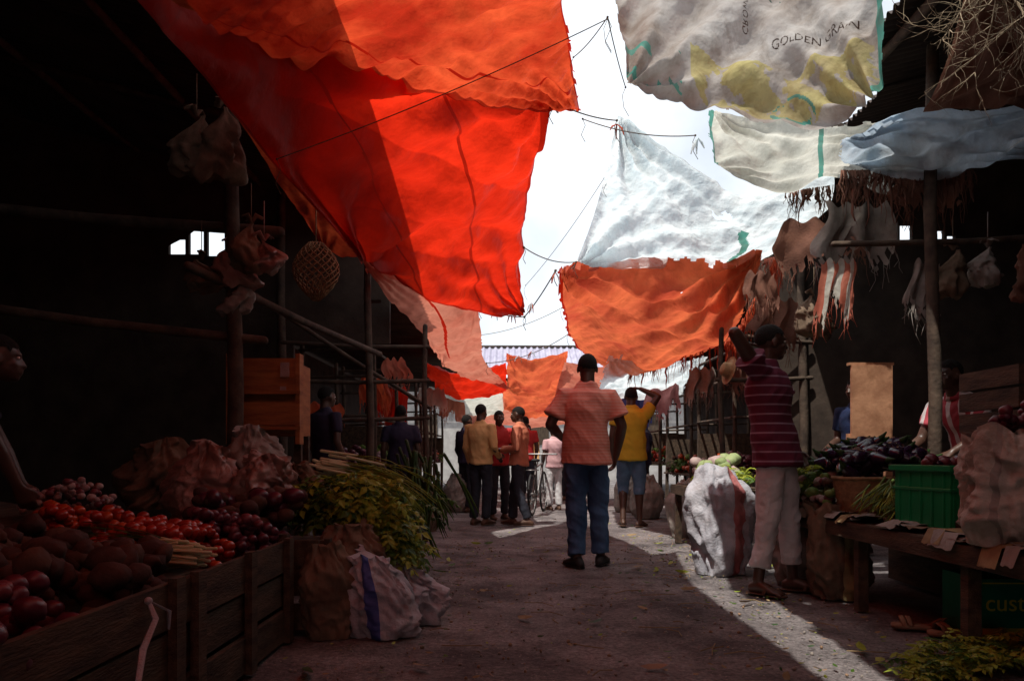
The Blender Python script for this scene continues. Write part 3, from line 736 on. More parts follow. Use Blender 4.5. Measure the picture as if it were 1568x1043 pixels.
pile('shallot_heap', -2.25, 4.0, .22, .2, lambda x, y: .62, 90, .02, [M_oni2, M_gar])
pile('potato_heap.002', -1.45, 4.15, .32, .2, lambda x, y: .43, 90, .042, [M_pot, M_pot2, M_oni], elong=1.2, mound=.16)
blades('spring_onion_bundle', (-1.22, 3.05, .51), (-1, .1, .0), 44, .5, [M_stemw, M_leafd, M_leaf], .12, .006, .3, wid=.04)
blades('leek_bundle', (-1.12, 4.75, .86), (.95, .1, -.20), 46, .56, [M_stemw, M_leafy, M_leafy], .10, .009, .7, wid=.05)
leafmass('celery_leaf_bunch', [((-.82, 4.50, .62), (.2, .22, .14)), ((-.66, 4.40, .42), (.1, .2, .18)), ((-.95, 4.55, .7), (.2, .2, .10))], 620, .17, [M_leafy, M_leafy, M_leafy, M_leaf], 1.0)
leafmass('dark_greens_bunch', [((-1.15, 4.5, .62), (.2, .2, .14)), ((-.85, 5.7, .5), (.2, .35, .2))], 300, .18, [M_leafd, M_leaf], .7)
blades('maize_leaf_bundle', (-.85, 6.3, .82), (.2, -.2, -1), 40, .55, [M_leafd, M_leafd, M_leaf], .22, .012, .3, wid=.12)
sack('brown_plastic_sack', (-.92, 3.95, 0), .27, .23, .46, [M_sackb], .2, 3, (-.03, 0), fold=.04, neck=.6)
sack('blue_striped_sack', (-.66, 4.0, 0), .34, .27, .42, [M_sackw, M_bluepr], .1, 8, (-.07, .02), stripe=(33.5, 36), fold=.055, neck=.5, slump=.12)
sack('white_plastic_sack', (-.50, 4.28, 0), .27, .23, .34, [M_sackw, M_gprint], .5, 5, (-.06, .05), stripe=(30, 31), fold=.055, neck=.5, slump=.2)
sack('brown_paper_sack', (-.86, 4.2, .12), .36, .26, .42, [M_sackb], .2, 13, fold=.05)
for i, (x, y, z, w, h, mm) in enumerate([(-1.75, 4.45, .55, .34, .44, M_plas), (-1.42, 4.42, .52, .32, .42, M_plas), (-1.25, 4.66, .52, .26, .36, M_sackb), (-1.6, 4.85, .6, .4, .5, M_sackg), (-2.1, 4.6, .6, .36, .4, M_sackb)]):
    sack('plastic_produce_bag' + ('' if i == 0 else '.%03d' % i), (x, y, z), w, w * .8, h, [mm, M_bluepr], random.uniform(0, 3), 20 + i, (random.uniform(-.09, .09), 0), stripe=(6, 9) if i == 1 else None, fold=.075, slump=.15, neck=.45)
mb = MB()
pts = [Vector((-1.09, 2.35, .47)), Vector((-1.06, 2.33, .42)), Vector((-1.075, 2.28, .34)), Vector((-1.06, 2.22, .26)), Vector((-1.065, 2.14, .2))]
mb.loft(pts, [.006, .011, .013, .010, .004], [.002] * 5, seg=6); mb.loft([pts[0], Vector((-1.05, 2.40, .43)), Vector((-1.06, 2.42, .37))], [.006, .010, .005], [.002] * 3, seg=6); mb.ball(pts[0], .012)
mb.build('tied_white_plastic_strip', M_sackw)

cab = empty('wooden_cabinet')
mb = MB()
mb.box((-1.70, 5.4, 1.20), (.44, .04, .16)); mb.box((-1.70, 5.41, 1.47), (.44, .04, .22)); mb.box((-1.70, 5.40, 1.345), (.50, .08, .025)); mb.box((-1.70, 5.40, 1.10), (.50, .08, .025))
mb.box((-1.94, 5.42, 1.3), (.04, .1, .62)); mb.box((-1.47, 5.42, 1.3), (.03, .1, .62))
mb.box((-1.7, 5.6, 1.3), (.44, .3, .5))
mb.build('panels', M_board, cab, smooth=False)
mb = MB(); mb.box((-1.56, 5.38, 1.5), (.06, .01, .10)); mb.box((-1.57, 5.375, 1.36), (.04, .01, .05)); mb.build('paper_notes', M_gar, cab, smooth=False)
mb = MB()
for x, y in ((-1.9, 5.5), (-1.5, 5.5), (-1.9, 5.7), (-1.5, 5.7)): mb.box((x, y, .53), (.05, .05, 1.05))
mb.build('legs', M_woodh, cab, smooth=False)

def hang(name, p, h, w, m, seed):
    mb = MB(); p = Vector(p); sg, nn_ = 32, 26; vs = []
    for i in range(nn_):
        t = i / (nn_ - 1)
        k = .10 + .9 * math.sin(min(1, max(0, (t - .06)) * 1.25) * math.pi * .62) ** .9
        if t > .88: k *= 1 - (t - .88) * 3
        for j in range(sg):
            a = 2 * math.pi * j / sg
            q = Vector((math.cos(a) * 1.4 + seed, math.sin(a) * 1.4, t * 3)); q2 = Vector((math.cos(a) * 4 + seed, math.sin(a) * 4, t * 5))
            r = w / 2 * k * (1 + .7 * noise.noise(q) + .35 * (1 - 2.5 * abs(noise.noise(q2))))
            vs.append(p + Vector((r * math.cos(a) + .04 * math.sin(t * 4 + seed), r * math.sin(a) * .8, -h * t * (1 + .2 * noise.noise(q)))))
    mb.add(vs, [(i * sg + j, i * sg + (j + 1) % sg, (i + 1) * sg + (j + 1) % sg, (i + 1) * sg + j) for i in range(nn_ - 1) for j in range(sg)])
    mb.add(vs[-sg:], [tuple(range(sg))])
    for q in range(3):
        a = random.uniform(0, 6.28); mb.loft([p, p + Vector((.03 * math.cos(a), .03 * math.sin(a), .05)), p + Vector((.07 * math.cos(a), .07 * math.sin(a), .03))], [.01, .02, .012], [.003] * 3, seg=6)
    mb.loft([p + Vector((0, 0, .25)), p], .003, seg=5, cap=False)
    return mb.build(name, m)
for i, (p_, h_, w_, m_) in enumerate([((-1.72, 4.6, 2.95), .42, .24, M_sackb), ((-1.85, 4.6, 2.9), .34, .2, M_sackb), ((-1.63, 4.9, 2.36), .30, .18, M_sackb), ((-1.78, 5.0, 2.24), .26, .2, M_plas),
        ((-1.98, 5.0, 2.16), .2, .2, M_sackb), ((-1.55, 4.9, 2.25), .2, .16, M_plas), ((-1.75, 5.0, 2.03), .22, .14, M_sackg),
        ((3.15, 5.6, 2.38), .34, .2, M_sackb), ((3.4, 5.6, 2.40), .28, .18, M_sackg), ((2.62, 6.8, 2.3), .35, .22, M_sackb), ((3.7, 5.6, 2.42), .4, .22, M_brownc)]):
    hang('hanging_plastic_bag' + ('' if i == 0 else '.%03d' % i), p_, h_, w_, m_, i + 1)
mb = MB()
for k in range(34):
    a = k * .37; pts = []
    for s in range(9):
        t = s / 8; r = .17 * math.sin(math.pi * (.1 + .85 * t)); b = a + (t * 3 if k % 2 else -t * 3)
        pts.append((-1.45 + r * math.cos(b), 5.8 + r * math.sin(b), 2.48 - .42 * t))
    mb.loft(pts, .006, seg=4, cap=False)
mb.loft([(-1.45, 5.8, 2.75), (-1.45, 5.8, 2.46)], .006, seg=5)
mb.build('hanging_fibre_net', M_wick)

def hangcloth(name, p, w, h, m, seed, fringe=True, stripes=None, depth=.06, ang=0, taper=.8):
    mb = MB(); n, k = 40, 30; vs = []; p = Vector(p)
    dx = Vector((math.cos(ang), math.sin(ang), 0)); dy = Vector((-math.sin(ang), math.cos(ang), 0))
    for i in range(k):
        t = i / (k - 1)
        for j in range(n):
            u = j / (n - 1)
            ww = w * (taper + (1 - taper) * min(1, t * 1.6)) * (1 + .10 * math.sin(t * 5 + seed + u * 2))
            y = depth * math.sin(u * 14 + seed + 2 * noise.noise(Vector((u * 3, t * 2, seed)))) * (.4 + .6 * t)
            hh = h * t * (.8 + .5 * noise.noise(Vector((u * 3, seed, 0))) + .25 * noise.noise(Vector((u * 11, seed, 0))))
            sw = .06 * noise.noise(Vector((t * 2, seed, 5))) + .03 * math.sin(seed + t * 4)
            vs.append(p + dx * ((u - .5) * ww + sw) + dy * y + Vector((0, 0, -hh - .05 * math.sin(u * 9.4 + seed) ** 2 * (1 - t))))
    fs = []
    for i in range(k - 1):
        for j in range(n - 1):
            if i > k - 7 and noise.noise(Vector((j * .7, seed, i * .15))) > .03: continue
            fs.append((i * n + j, i * n + j + 1, (i + 1) * n + j + 1, (i + 1) * n + j))
    mb.add(vs, fs, 0)
    if stripes:
        for q, f in enumerate(fs):
            if (f[0] % n) // 6 % 2: mb.m[q] = 1
    if fringe:
        for q in range(30):
            b = Vector(vs[(k - 2) * n + random.randrange(n)]); l = random.uniform(.04, .2)
            mb.loft([b, b + Vector((random.uniform(-.02, .02), 0, -l * .5)), b + Vector((random.uniform(-.04, .04), 0, -l))], .0022, seg=4, cap=False)
    return mb.build(name, [m, stripes] if stripes else m)
def fringe(name, line, n, l0, l1, m):
    """ragged strands and ribbons hanging from a torn edge"""
    mb = MB(); line = [Vector(p) for p in line]
    for q in range(n):
        t = random.random() * (len(line) - 1.001); i = int(t); b = line[i].lerp(line[i + 1], t - i)
        l = random.uniform(l0, l1) * random.choice([.4, .7, 1]); w = random.choice([.003, .003, .004, .006, .010, .016])
        pts = [b + Vector((0, 0, .03))]; x = 0
        for s in range(1, 6):
            x += random.uniform(-.018, .018); pts.append(b + Vector((x, random.uniform(-.02, .02), -l * s / 5)))
        mb.loft(pts, [w, w * 1.1, w, w * .8, w * .6, w * .2], [.0015] * 6, lat=(math.cos(q), math.sin(q) * .5, 0), seg=5, cap=False)
    return mb.build(name, m)
hangcloth('hanging_striped_cloth', (2.44, 5.9, 2.40), .28, .50, M_pink, 1, stripes=M_cream, depth=.025, taper=.9)
hangcloth('hanging_grey_sack', (3.0, 5.7, 2.35), .22, .50, M_sackg, 2, depth=.025)
hangcloth('hanging_brown_sack', (2.64, 6.0, 2.86), .60, .62, M_sackg, 3, depth=.06)
hangcloth('hanging_brown_sack.001', (3.0, 5.7, 3.0), .5, .35, M_brownc, 4)
hangcloth('hanging_brown_sack.002', (2.60, 6.6, 2.92), .8, .50, M_brownc, 5, depth=.06)
hangcloth('hanging_brown_sack.003', (2.55, 7.6, 2.45), .5, .55, M_brownc, 8, depth=.05)
hangcloth('hanging_brown_sack.004', (2.2, 6.9, 2.55), .3, .35, M_brownc, 9, depth=.04)
fringe('frayed_orange_fringe', [(2.55, 7.4, 2.86), (2.60, 8.2, 2.66), (2.66, 9.1, 2.42), (2.72, 10, 2.34)], 190, .15, .55, M_orange)
fringe('frayed_orange_fringe.001', [(1.75, 12, 2.2), (2.3, 11, 2.28), (2.7, 10, 2.34)], 110, .1, .4, M_pink)
fringe('frayed_pale_fringe', [(2.3, 8.1, 2.86), (2.72, 7.9, 2.9), (2.8, 7.2, 3.0)], 110, .08, .35, M_pink)
fringe('frayed_sack_fringe', [(2.36, 5.6, 2.92), (2.87, 5.6, 2.92), (3.3, 5.6, 2.92)], 150, .08, .38, M_brownc)
fringe('frayed_sack_fringe.001', [(2.2, 6.3, 3.0), (2.6, 6.3, 3.06), (3.08, 6.3, 3.0)], 110, .06, .30, M_brownc)
mb = MB()
def twig(p, d, l, r, depth):
    pts = [p]; q = p.copy(); dd = d.copy()
    for s in range(5):
        q = q + dd * l / 5; dd = (dd + Vector((random.gauss(0, .22), random.gauss(0, .22), random.gauss(0, .22)))).normalized(); pts.append(q.copy())
    mb.loft(pts, [r, r * .85, r * .7, r * .55, r * .4, r * .25], seg=5, cap=False)
    if depth > 0:
        for s in (1, 2, 3, 4, 5):
            for _ in range(2 if depth > 1 else 1):
                twig(pts[s], (dd + Vector((random.gauss(0, .7), random.gauss(0, .5), random.gauss(0, .7)))).normalized(), l * random.uniform(.35, .6), r * .5, depth - 1)
for k in range(6):
    twig(Vector((2.36 + random.uniform(-.1, .25), 3.95, 3.42)), Vector((-.75 + .28 * k, 0, -.5 - .08 * k)).normalized(), .55, .006, 2)
mb.build('dry_twig_tangle', mat('pale_twig', (.36, .29, .20), (.2, .15, .10), 20, .9, .2, 60))

# ------------------------------------------------------------------ right stall
st2 = empty('vegetable_stall.001')
mb = MB()
for i in range(7):
    x = 2.08 + i * .2
    mb.box((x, 4.1 + random.uniform(-.04, .04), .50 + random.uniform(-.006, .006)), (.19, 3.6, .03), rot=random.uniform(-.008, .008))
for y in (2.45, 3.5, 4.6, 5.7):
    mb.box((2.05, y, .24), (.06, .06, .48)); mb.box((3.2, y, .24), (.06, .06, .48)); mb.box((2.7, y, .455), (1.3, .05, .05))
mb.box((1.985, 4.1, .47), (.025, 3.55, .09)); mb.box((2.80, 4.1, .22), (.03, 3.4, .42))  # second box: backing board added to darken the space under the table
mb.box((2.6, 4.5, .56), (.9, 1.9, .06))
mb.build('table', M_woodh, st2, smooth=False)
mb = MB()
for k in range(44):
    y = random.uniform(2.5, 5.5); w = random.uniform(.08, .22); l = random.uniform(.1, .26)
    a = random.uniform(-.3, .3); vs = []
    for i in range(6):
        for j in range(6):
            u = i / 5; v = j / 5; x = 2.22 - u * l * 1.3; z = .535 + .02 * noise.noise(Vector((k, u * 3, v * 3)))
            if x < 1.97: z -= (1.97 - x) * 1.2; x = 1.965 - (1.97 - x) * .4 - .02 * noise.noise(Vector((k, u * 4, v * 5)))
            vs.append((x, y + (v - .5) * w * (1 + .9 * noise.noise(Vector((k, u * 5, 0)))) + a * u * .1, z + .004 + k * .0006))
    mb.add(vs, [(i * 6 + j, i * 6 + j + 1, (i + 1) * 6 + j + 1, (i + 1) * 6 + j) for i in range(5) for j in range(5)], k % 3)
mb.build('sacking_scraps', [M_sackg, M_sackb, M_dry], st2)
def plastic_crate(name, loc, w, d, h, m, rz=0):
    mb = MB(); t = .012
    for sx in (-1, 1):
        mb.box((sx * w / 2, 0, h / 2), (t, d, h)); mb.box((0, sx * d / 2, h / 2), (w - t, t, h))
        mb.box((sx * (w / 2 + .012), 0, h - .015), (.03, d + .055, .03)); mb.box((0, sx * (d / 2 + .012), h - .0155), (w - .01, .03, .029))
        mb.box((sx * (w / 2 + .008), 0, h * .62), (.014, d + .02, .015)); mb.box((0, sx * (d / 2 + .008), h * .621), (w, .014, .015))
        for k in range(5):
            mb.box((sx * (w / 2 + .007), -d / 2 + d * (k + .5) / 5, h * .45), (.012, .012, h * .85)); mb.box((-w / 2 + w * (k + .5) / 5, sx * (d / 2 + .007), h * .45), (.012, .012, h * .85))
    mb.box((0, 0, .01), (w, d, .015))
    o = mb.build(name, m, smooth=False, loc=loc); o.rotation_euler = (0, 0, rz)
    bv = o.modifiers.new('b', 'BEVEL'); bv.width = .003; bv.segments = 2
    return o
plastic_crate('green_plastic_crate', (2.28, 4.05, .54), .34, .46, .32, M_gplast, .1)
pile('onion_heap.002', 2.28, 4.05, .15, .2, lambda x, y: .77, 60, .03, [M_oni, M_egg, M_oni2], mound=.04)
basket('wicker_basket', (2.20, 4.90, .55), .14, .22, M_wick)
basket('wicker_basket.001', (2.34, 4.45, .58), .10, .18, M_wick)
def eggplants(name, cx, cy, wx, wy, z0, n):
    mb = MB()
    for k in range(n):
        x = cx + random.uniform(-1, 1) * wx; y = cy + random.uniform(-1, 1) * wy
        u = (x - cx) / wx; v = (y - cy) / wy
        z = z0 + .16 * max(0, 1 - .6 * (u * u + v * v)) + random.uniform(-.03, .03)
        M = Matrix.Rotation(random.uniform(0, 6.28), 3, 'Z') @ Matrix.Rotation(random.uniform(-.5, .5) + 1.4, 3, 'X')
        pts = [M @ Vector((0, 0, t)) + Vector((x, y, z)) for t in (-.055, -.03, .01, .045, .075)]
        mb.loft(pts, [.035, .047, .042, .03, .018], seg=12)
        e = M @ Vector((0, 0, .08)) + Vector((x, y, z)); mb.loft([e, M @ Vector((0, .005, .1)) + Vector((x, y, z)), M @ Vector((0, .01, .125)) + Vector((x, y, z))], [.022, .012, .006], seg=8, mi=1)
    return mb.build(name, [M_egg, M_leafd])
eggplants('eggplant_heap', 2.42, 5.2, .28, .35, .82, 80)
eggplants('eggplant_heap.001', 2.20, 4.90, .12, .12, .76, 14)
pile('green_fruit_heap', 2.25, 5.45, .28, .3, lambda x, y: .6, 90, .04, [M_lime, M_leaf, M_gar], mound=.14)
pile('mixed_root_heap', 2.12, 5.2, .12, .3, lambda x, y: .56, 90, .03, [M_gar, M_oni2, M_pot2, M_lime], mound=.10)
blades('green_bean_bundle', (2.24, 4.50, .72), (-.5, -.4, -.30), 70, .22, [M_lime, M_leafy, M_lime], .18, .006, .3, wid=.06)
leafmass('cabbage_leaf_heap', [((2.1, 5.5, .72), (.16, .2, .08)), ((1.92, 7.0, .74), (.2, .4, .08)), ((2.26, 4.5, .64), (.10, .15, .05))], 360, .11, [M_leafy, M_leaf, M_leafy], .6, w=.55)
lt = empty('low_table')
mb = MB()
for i in range(4): mb.box((1.77 + i * .16, 7.5, .60), (.15, 1.7, .03))
for x in (1.75, 2.25):
    for y in (6.75, 8.25): mb.box((x, y, .29), (.06, .06, .58))
mb.box((1.70, 7.5, .56), (.025, 1.7, .08)); mb.build('planks', M_woodh, lt, smooth=False)
pile('cabbage_heap', 1.95, 7.5, .2, .65, lambda x, y: .62, 44, .062, [M_cab, M_cab, M_gar], mound=.10, nz=.25)
sack('tall_woven_sack', (2.13, 3.3, .53), .38, .3, .48, [M_sackp, M_sackg], .3, 31, open_top=True, fold=.06, stripe=(26, 27))
pile('red_produce_heap', 2.13, 3.3, .12, .1, lambda x, y: .92, 30, .03, [M_oni2, M_oni])
mb = MB()
for z in (0, .11, .22): mb.box((2.75, 3.75, 1.08 + z), (.6, .03, .095)); mb.box((2.44, 4.0, 1.08 + z), (.03, .5, .095))
for x in (2.47, 3.03): mb.box((x, 3.725, 1.19), (.04, .03, .36))
mb.box((2.75, 4.0, 1.02), (.6, .5, .02))
for x, y in ((2.46, 3.78), (3.03, 3.78), (2.46, 4.22), (3.03, 4.22)): mb.box((x, y, .76), (.04, .04, .5))
mb.build('wooden_crate', M_woodh, smooth=False)
mb = MB(); mb.box((2.66, 5.8, 1.31), (.30, .03, .54)); mb.box((2.66, 5.82, 1.04), (.34, .05, .03)); mb.box((2.66, 5.82, 1.59), (.33, .05, .02)); mb.box((2.52, 5.835, .8), (.05, .04, .55)); mb.box((2.80, 5.835, .8), (.05, .04, .55))
mb.build('plywood_board', M_boardp, smooth=False)
sack('red_striped_sack', (1.62, 6.1, 0), .44, .40, .84, [M_sackw, M_redpr], .15, 41, (-.02, 0), stripe=(36.5, 39.5), fold=.06, neck=.72, slump=.05)
sack('paper_sack', (2.10, 5.05, 0), .36, .3, .60, [M_sackb, M_yprint], .2, 42, open_top=True, fold=.05, stripe=(34, 37))
sack('woven_sack', (2.05, 5.6, 0), .35, .35, .6, [M_sackg], .2, 43, fold=.04)
cart = empty('printed_carton')
mb = MB(); mb.box((2.50, 4.0, .155), (.42, .34, .30)); mb.build('carton', M_box, cart, smooth=False)
mb = MB(); mb.box((2.50, 3.828, .285), (.40, .004, .006)); mb.box((2.50, 3.828, .05), (.40, .004, .03)); mb.build('printed_bands', M_ylw, cart, smooth=False)
cu = bpy.data.curves.new('t', 'FONT'); cu.body = 'custard'; cu.size = .12; cu.extrude = .001
to = bpy.data.objects.new('t', cu); COL.objects.link(to); to.rotation_euler = (R(90), 0, 0); to.location = (2.31, 3.826, .15)
bpy.context.view_layer.update(); dg = bpy.context.evaluated_depsgraph_get()
me = bpy.data.meshes.new_from_object(to.evaluated_get(dg)); me.transform(to.matrix_world); bpy.data.objects.remove(to)
me.materials.clear(); me.materials.append(M_ylw); o = bpy.data.objects.new('printed_lettering', me); COL.objects.link(o); o.parent = cart
leafmass('greens_pile_on_ground', [((1.95, 3.35, .05), (.2, .2, .05)), ((2.15, 3.4, .07), (.2, .2, .06)), ((1.75, 3.25, .02), (.12, .1, .02))], 400, .09, [M_leafy, M_leafy, M_leaf], .5, w=.4)
def sandal(name, loc, rz, m=M_leath):
    mb = MB()
    out = [(-.035, -.12), (-.045, -.06), (-.038, 0), (-.048, .07), (-.035, .12), (0, .135), (.035, .12), (.045, .07), (.034, 0), (.042, -.06), (.033, -.12), (0, -.135)]
    n = len(out); mb.add([(x, y, .0) for x, y in out] + [(x, y, .022) for x, y in out], [tuple(range(n - 1, -1, -1)), tuple(range(n, 2 * n))] + [(i, (i + 1) % n, n + (i + 1) % n, n + i) for i in range(n)])
    for y0 in (.04, .07): mb.loft([(-.045, y0, .02), (-.03, y0 + .01, .05), (0, y0 + .015, .062), (.03, y0 + .01, .05), (.045, y0, .02)], [.014] * 5, [.003] * 5, lat=(0, 1, 0), seg=6)
    mb.loft([(-.04, -.06, .02), (-.038, -.1, .05), (0, -.128, .06), (.038, -.1, .05), (.04, -.06, .02)], .006, seg=6)
    o = mb.build(name, m, loc=loc); o.rotation_euler = (0, 0, rz); return o
sandal('sandal', (2.14, 4.12, .0), 1.2, M_card); sandal('sandal.001', (2.24, 3.98, .0), 1.7, M_card)

# ------------------------------------------------------------------ far stalls
def farstall(k, side, y):
    x = -1.7 if side < 0 else 2.75
    e = empty('market_stall' + ('' if k == 0 else '.%03d' % k))
    mb = MB(); w = 1.0; x0 = x + (-w / 2 if side < 0 else w / 2)
    h = random.uniform(.6, .8)
    for i in range(5): mb.box((x0 - .4 + i * .2, y, h + random.uniform(-.005, .005)), (.18, 2.1, .03))
    for sx in (-.45, .45):
        for sy in (-.95, .95):
            mb.box((x0 + sx, y + sy, h / 2 - .01), (.05, .05, h - .02))
            mb.loft([(x0 + sx, y + sy + .06, 0), (x0 + sx + .02, y + sy + .06, 1.3), (x0 + sx, y + sy + .06, 2.3)], .028, seg=7)
    for zz in (1.4, 1.9, 2.25):
        mb.loft([(x0 - .48, y - .9, zz), (x0 + .48, y - .88, zz + .03)], .02, seg=6)
        mb.loft([(x0 - side * .45, y - 1.0, zz), (x0 - side * .45, y + 1.0, zz + .02)], .02, seg=6)
    mb.box((x0, y + 1.0, h + .35), (.9, .03, .5), mi=1)
    mb.build('frame', [M_pole, M_woodh], e, smooth=False)
    cols = random.sample([[M_tom, M_tom2], [M_lime, M_leaf], [M_oni], [M_gar, M_oni2], [M_pot, M_pot2], [M_tom2, M_lime]], 3)
    for q in range(3):
        pile('produce_%d' % q, x0 - side * .2, y - .7 + q * .65, .28, .28, lambda a, b: h + .01, 40, .05, cols[q], parent=e, sub=1, mound=.15)
    leafmass('greens', [((x0 - side * .3, y + random.uniform(-.5, .5), h + .1), (.25, .3, .12))], 90, .18, [M_leaf, M_leafd], .6, parent=e)
k = 0
for y in (10.8, 13.2, 15.8, 18.5):
    for s in (-1, 1):
        farstall(k, s, y); k += 1
for i, (x, y, z, w, h, m) in enumerate([(-1.75, 10, 1.95, .4, .6, M_orange), (-1.9, 12, 2.0, .6, .7, M_red), (2.5, 10.4, 2.1, .4, .5, M_sackg), (2.4, 12.5, 2.1, .6, .6, M_redpr), (-1.5, 14.6, 2.2, .6, .5, M_cream),
                                        (2.3, 14.6, 2.1, .6, .7, M_bluepr), (-1.45, 9.8, 2.15, .35, .4, M_pink), (-2.4, 9.8, 1.6, .6, .35, M_orange), (-1.3, 17, 2.2, .6, .6, M_pink), (2.1, 17, 2.2, .7, .6, M_orange), (2.75, 9.5, 2.2, .35, .6, M_brownc)]):
    hangcloth('hanging_cloth' + ('' if i == 0 else '.%03d' % i), (x, y, z), w, h, m, 30 + i)
for i, (x, y) in enumerate([(2.0, 8.9), (2.15, 9.5), (2.0, 11.6), (-1.1, 9.6), (-.9, 13), (1.9, 13)]):
    sack('filled_sack' + ('' if i == 0 else '.%03d' % i), (x, y, 0), .45, .4, .62, [random.choice([M_sackg, M_sackb])], i, 60 + i)

# ------------------------------------------------------------------ people
def remeshed(mb, name, m, parent, voxel, sm=6, fold=None, smf=.5):
    me = bpy.data.meshes.new('tmp'); me.from_pydata(mb.v, [], mb.f); me.update()
    t = bpy.data.objects.new('tmp', me); COL.objects.link(t)
    r = t.modifiers.new('r', 'REMESH'); r.mode = 'VOXEL'; r.voxel_size = voxel; r.use_smooth_shade = True
    s = t.modifiers.new('s', 'SMOOTH'); s.iterations = sm; s.factor = smf
    dg = bpy.context.evaluated_depsgraph_get(); dg.update()
    me2 = bpy.data.meshes.new_from_object(t.evaluated_get(dg)); bpy.data.objects.remove(t)
    if fold:
        amp, fx, fz, sd = fold
        nrm = [v.normal.copy() for v in me2.vertices]
        for v, nv in zip(me2.vertices, nrm):
            c = v.co; q = Vector((c.x * fx + sd + c.z * 2, c.y * fx, c.z * fz + c.x * fx * .5))
            d = (.5 - 2.2 * abs(noise.noise(q * .8))) * .8 + noise.noise(q * .45) * .9
            d += .4 * (.5 - 2.2 * abs(noise.noise(q * 1.9)))
            v.co = c + nv * amp * d
    me2.polygons.foreach_set('use_smooth', [True] * len(me2.polygons))
    me2.materials.clear(); me2.materials.append(m); me2.update()
    me2.polygons.foreach_set('material_index', [0] * len(me2.polygons))
    o = bpy.data.objects.new(name, me2); COL.objects.link(o); o.parent = parent
    return o

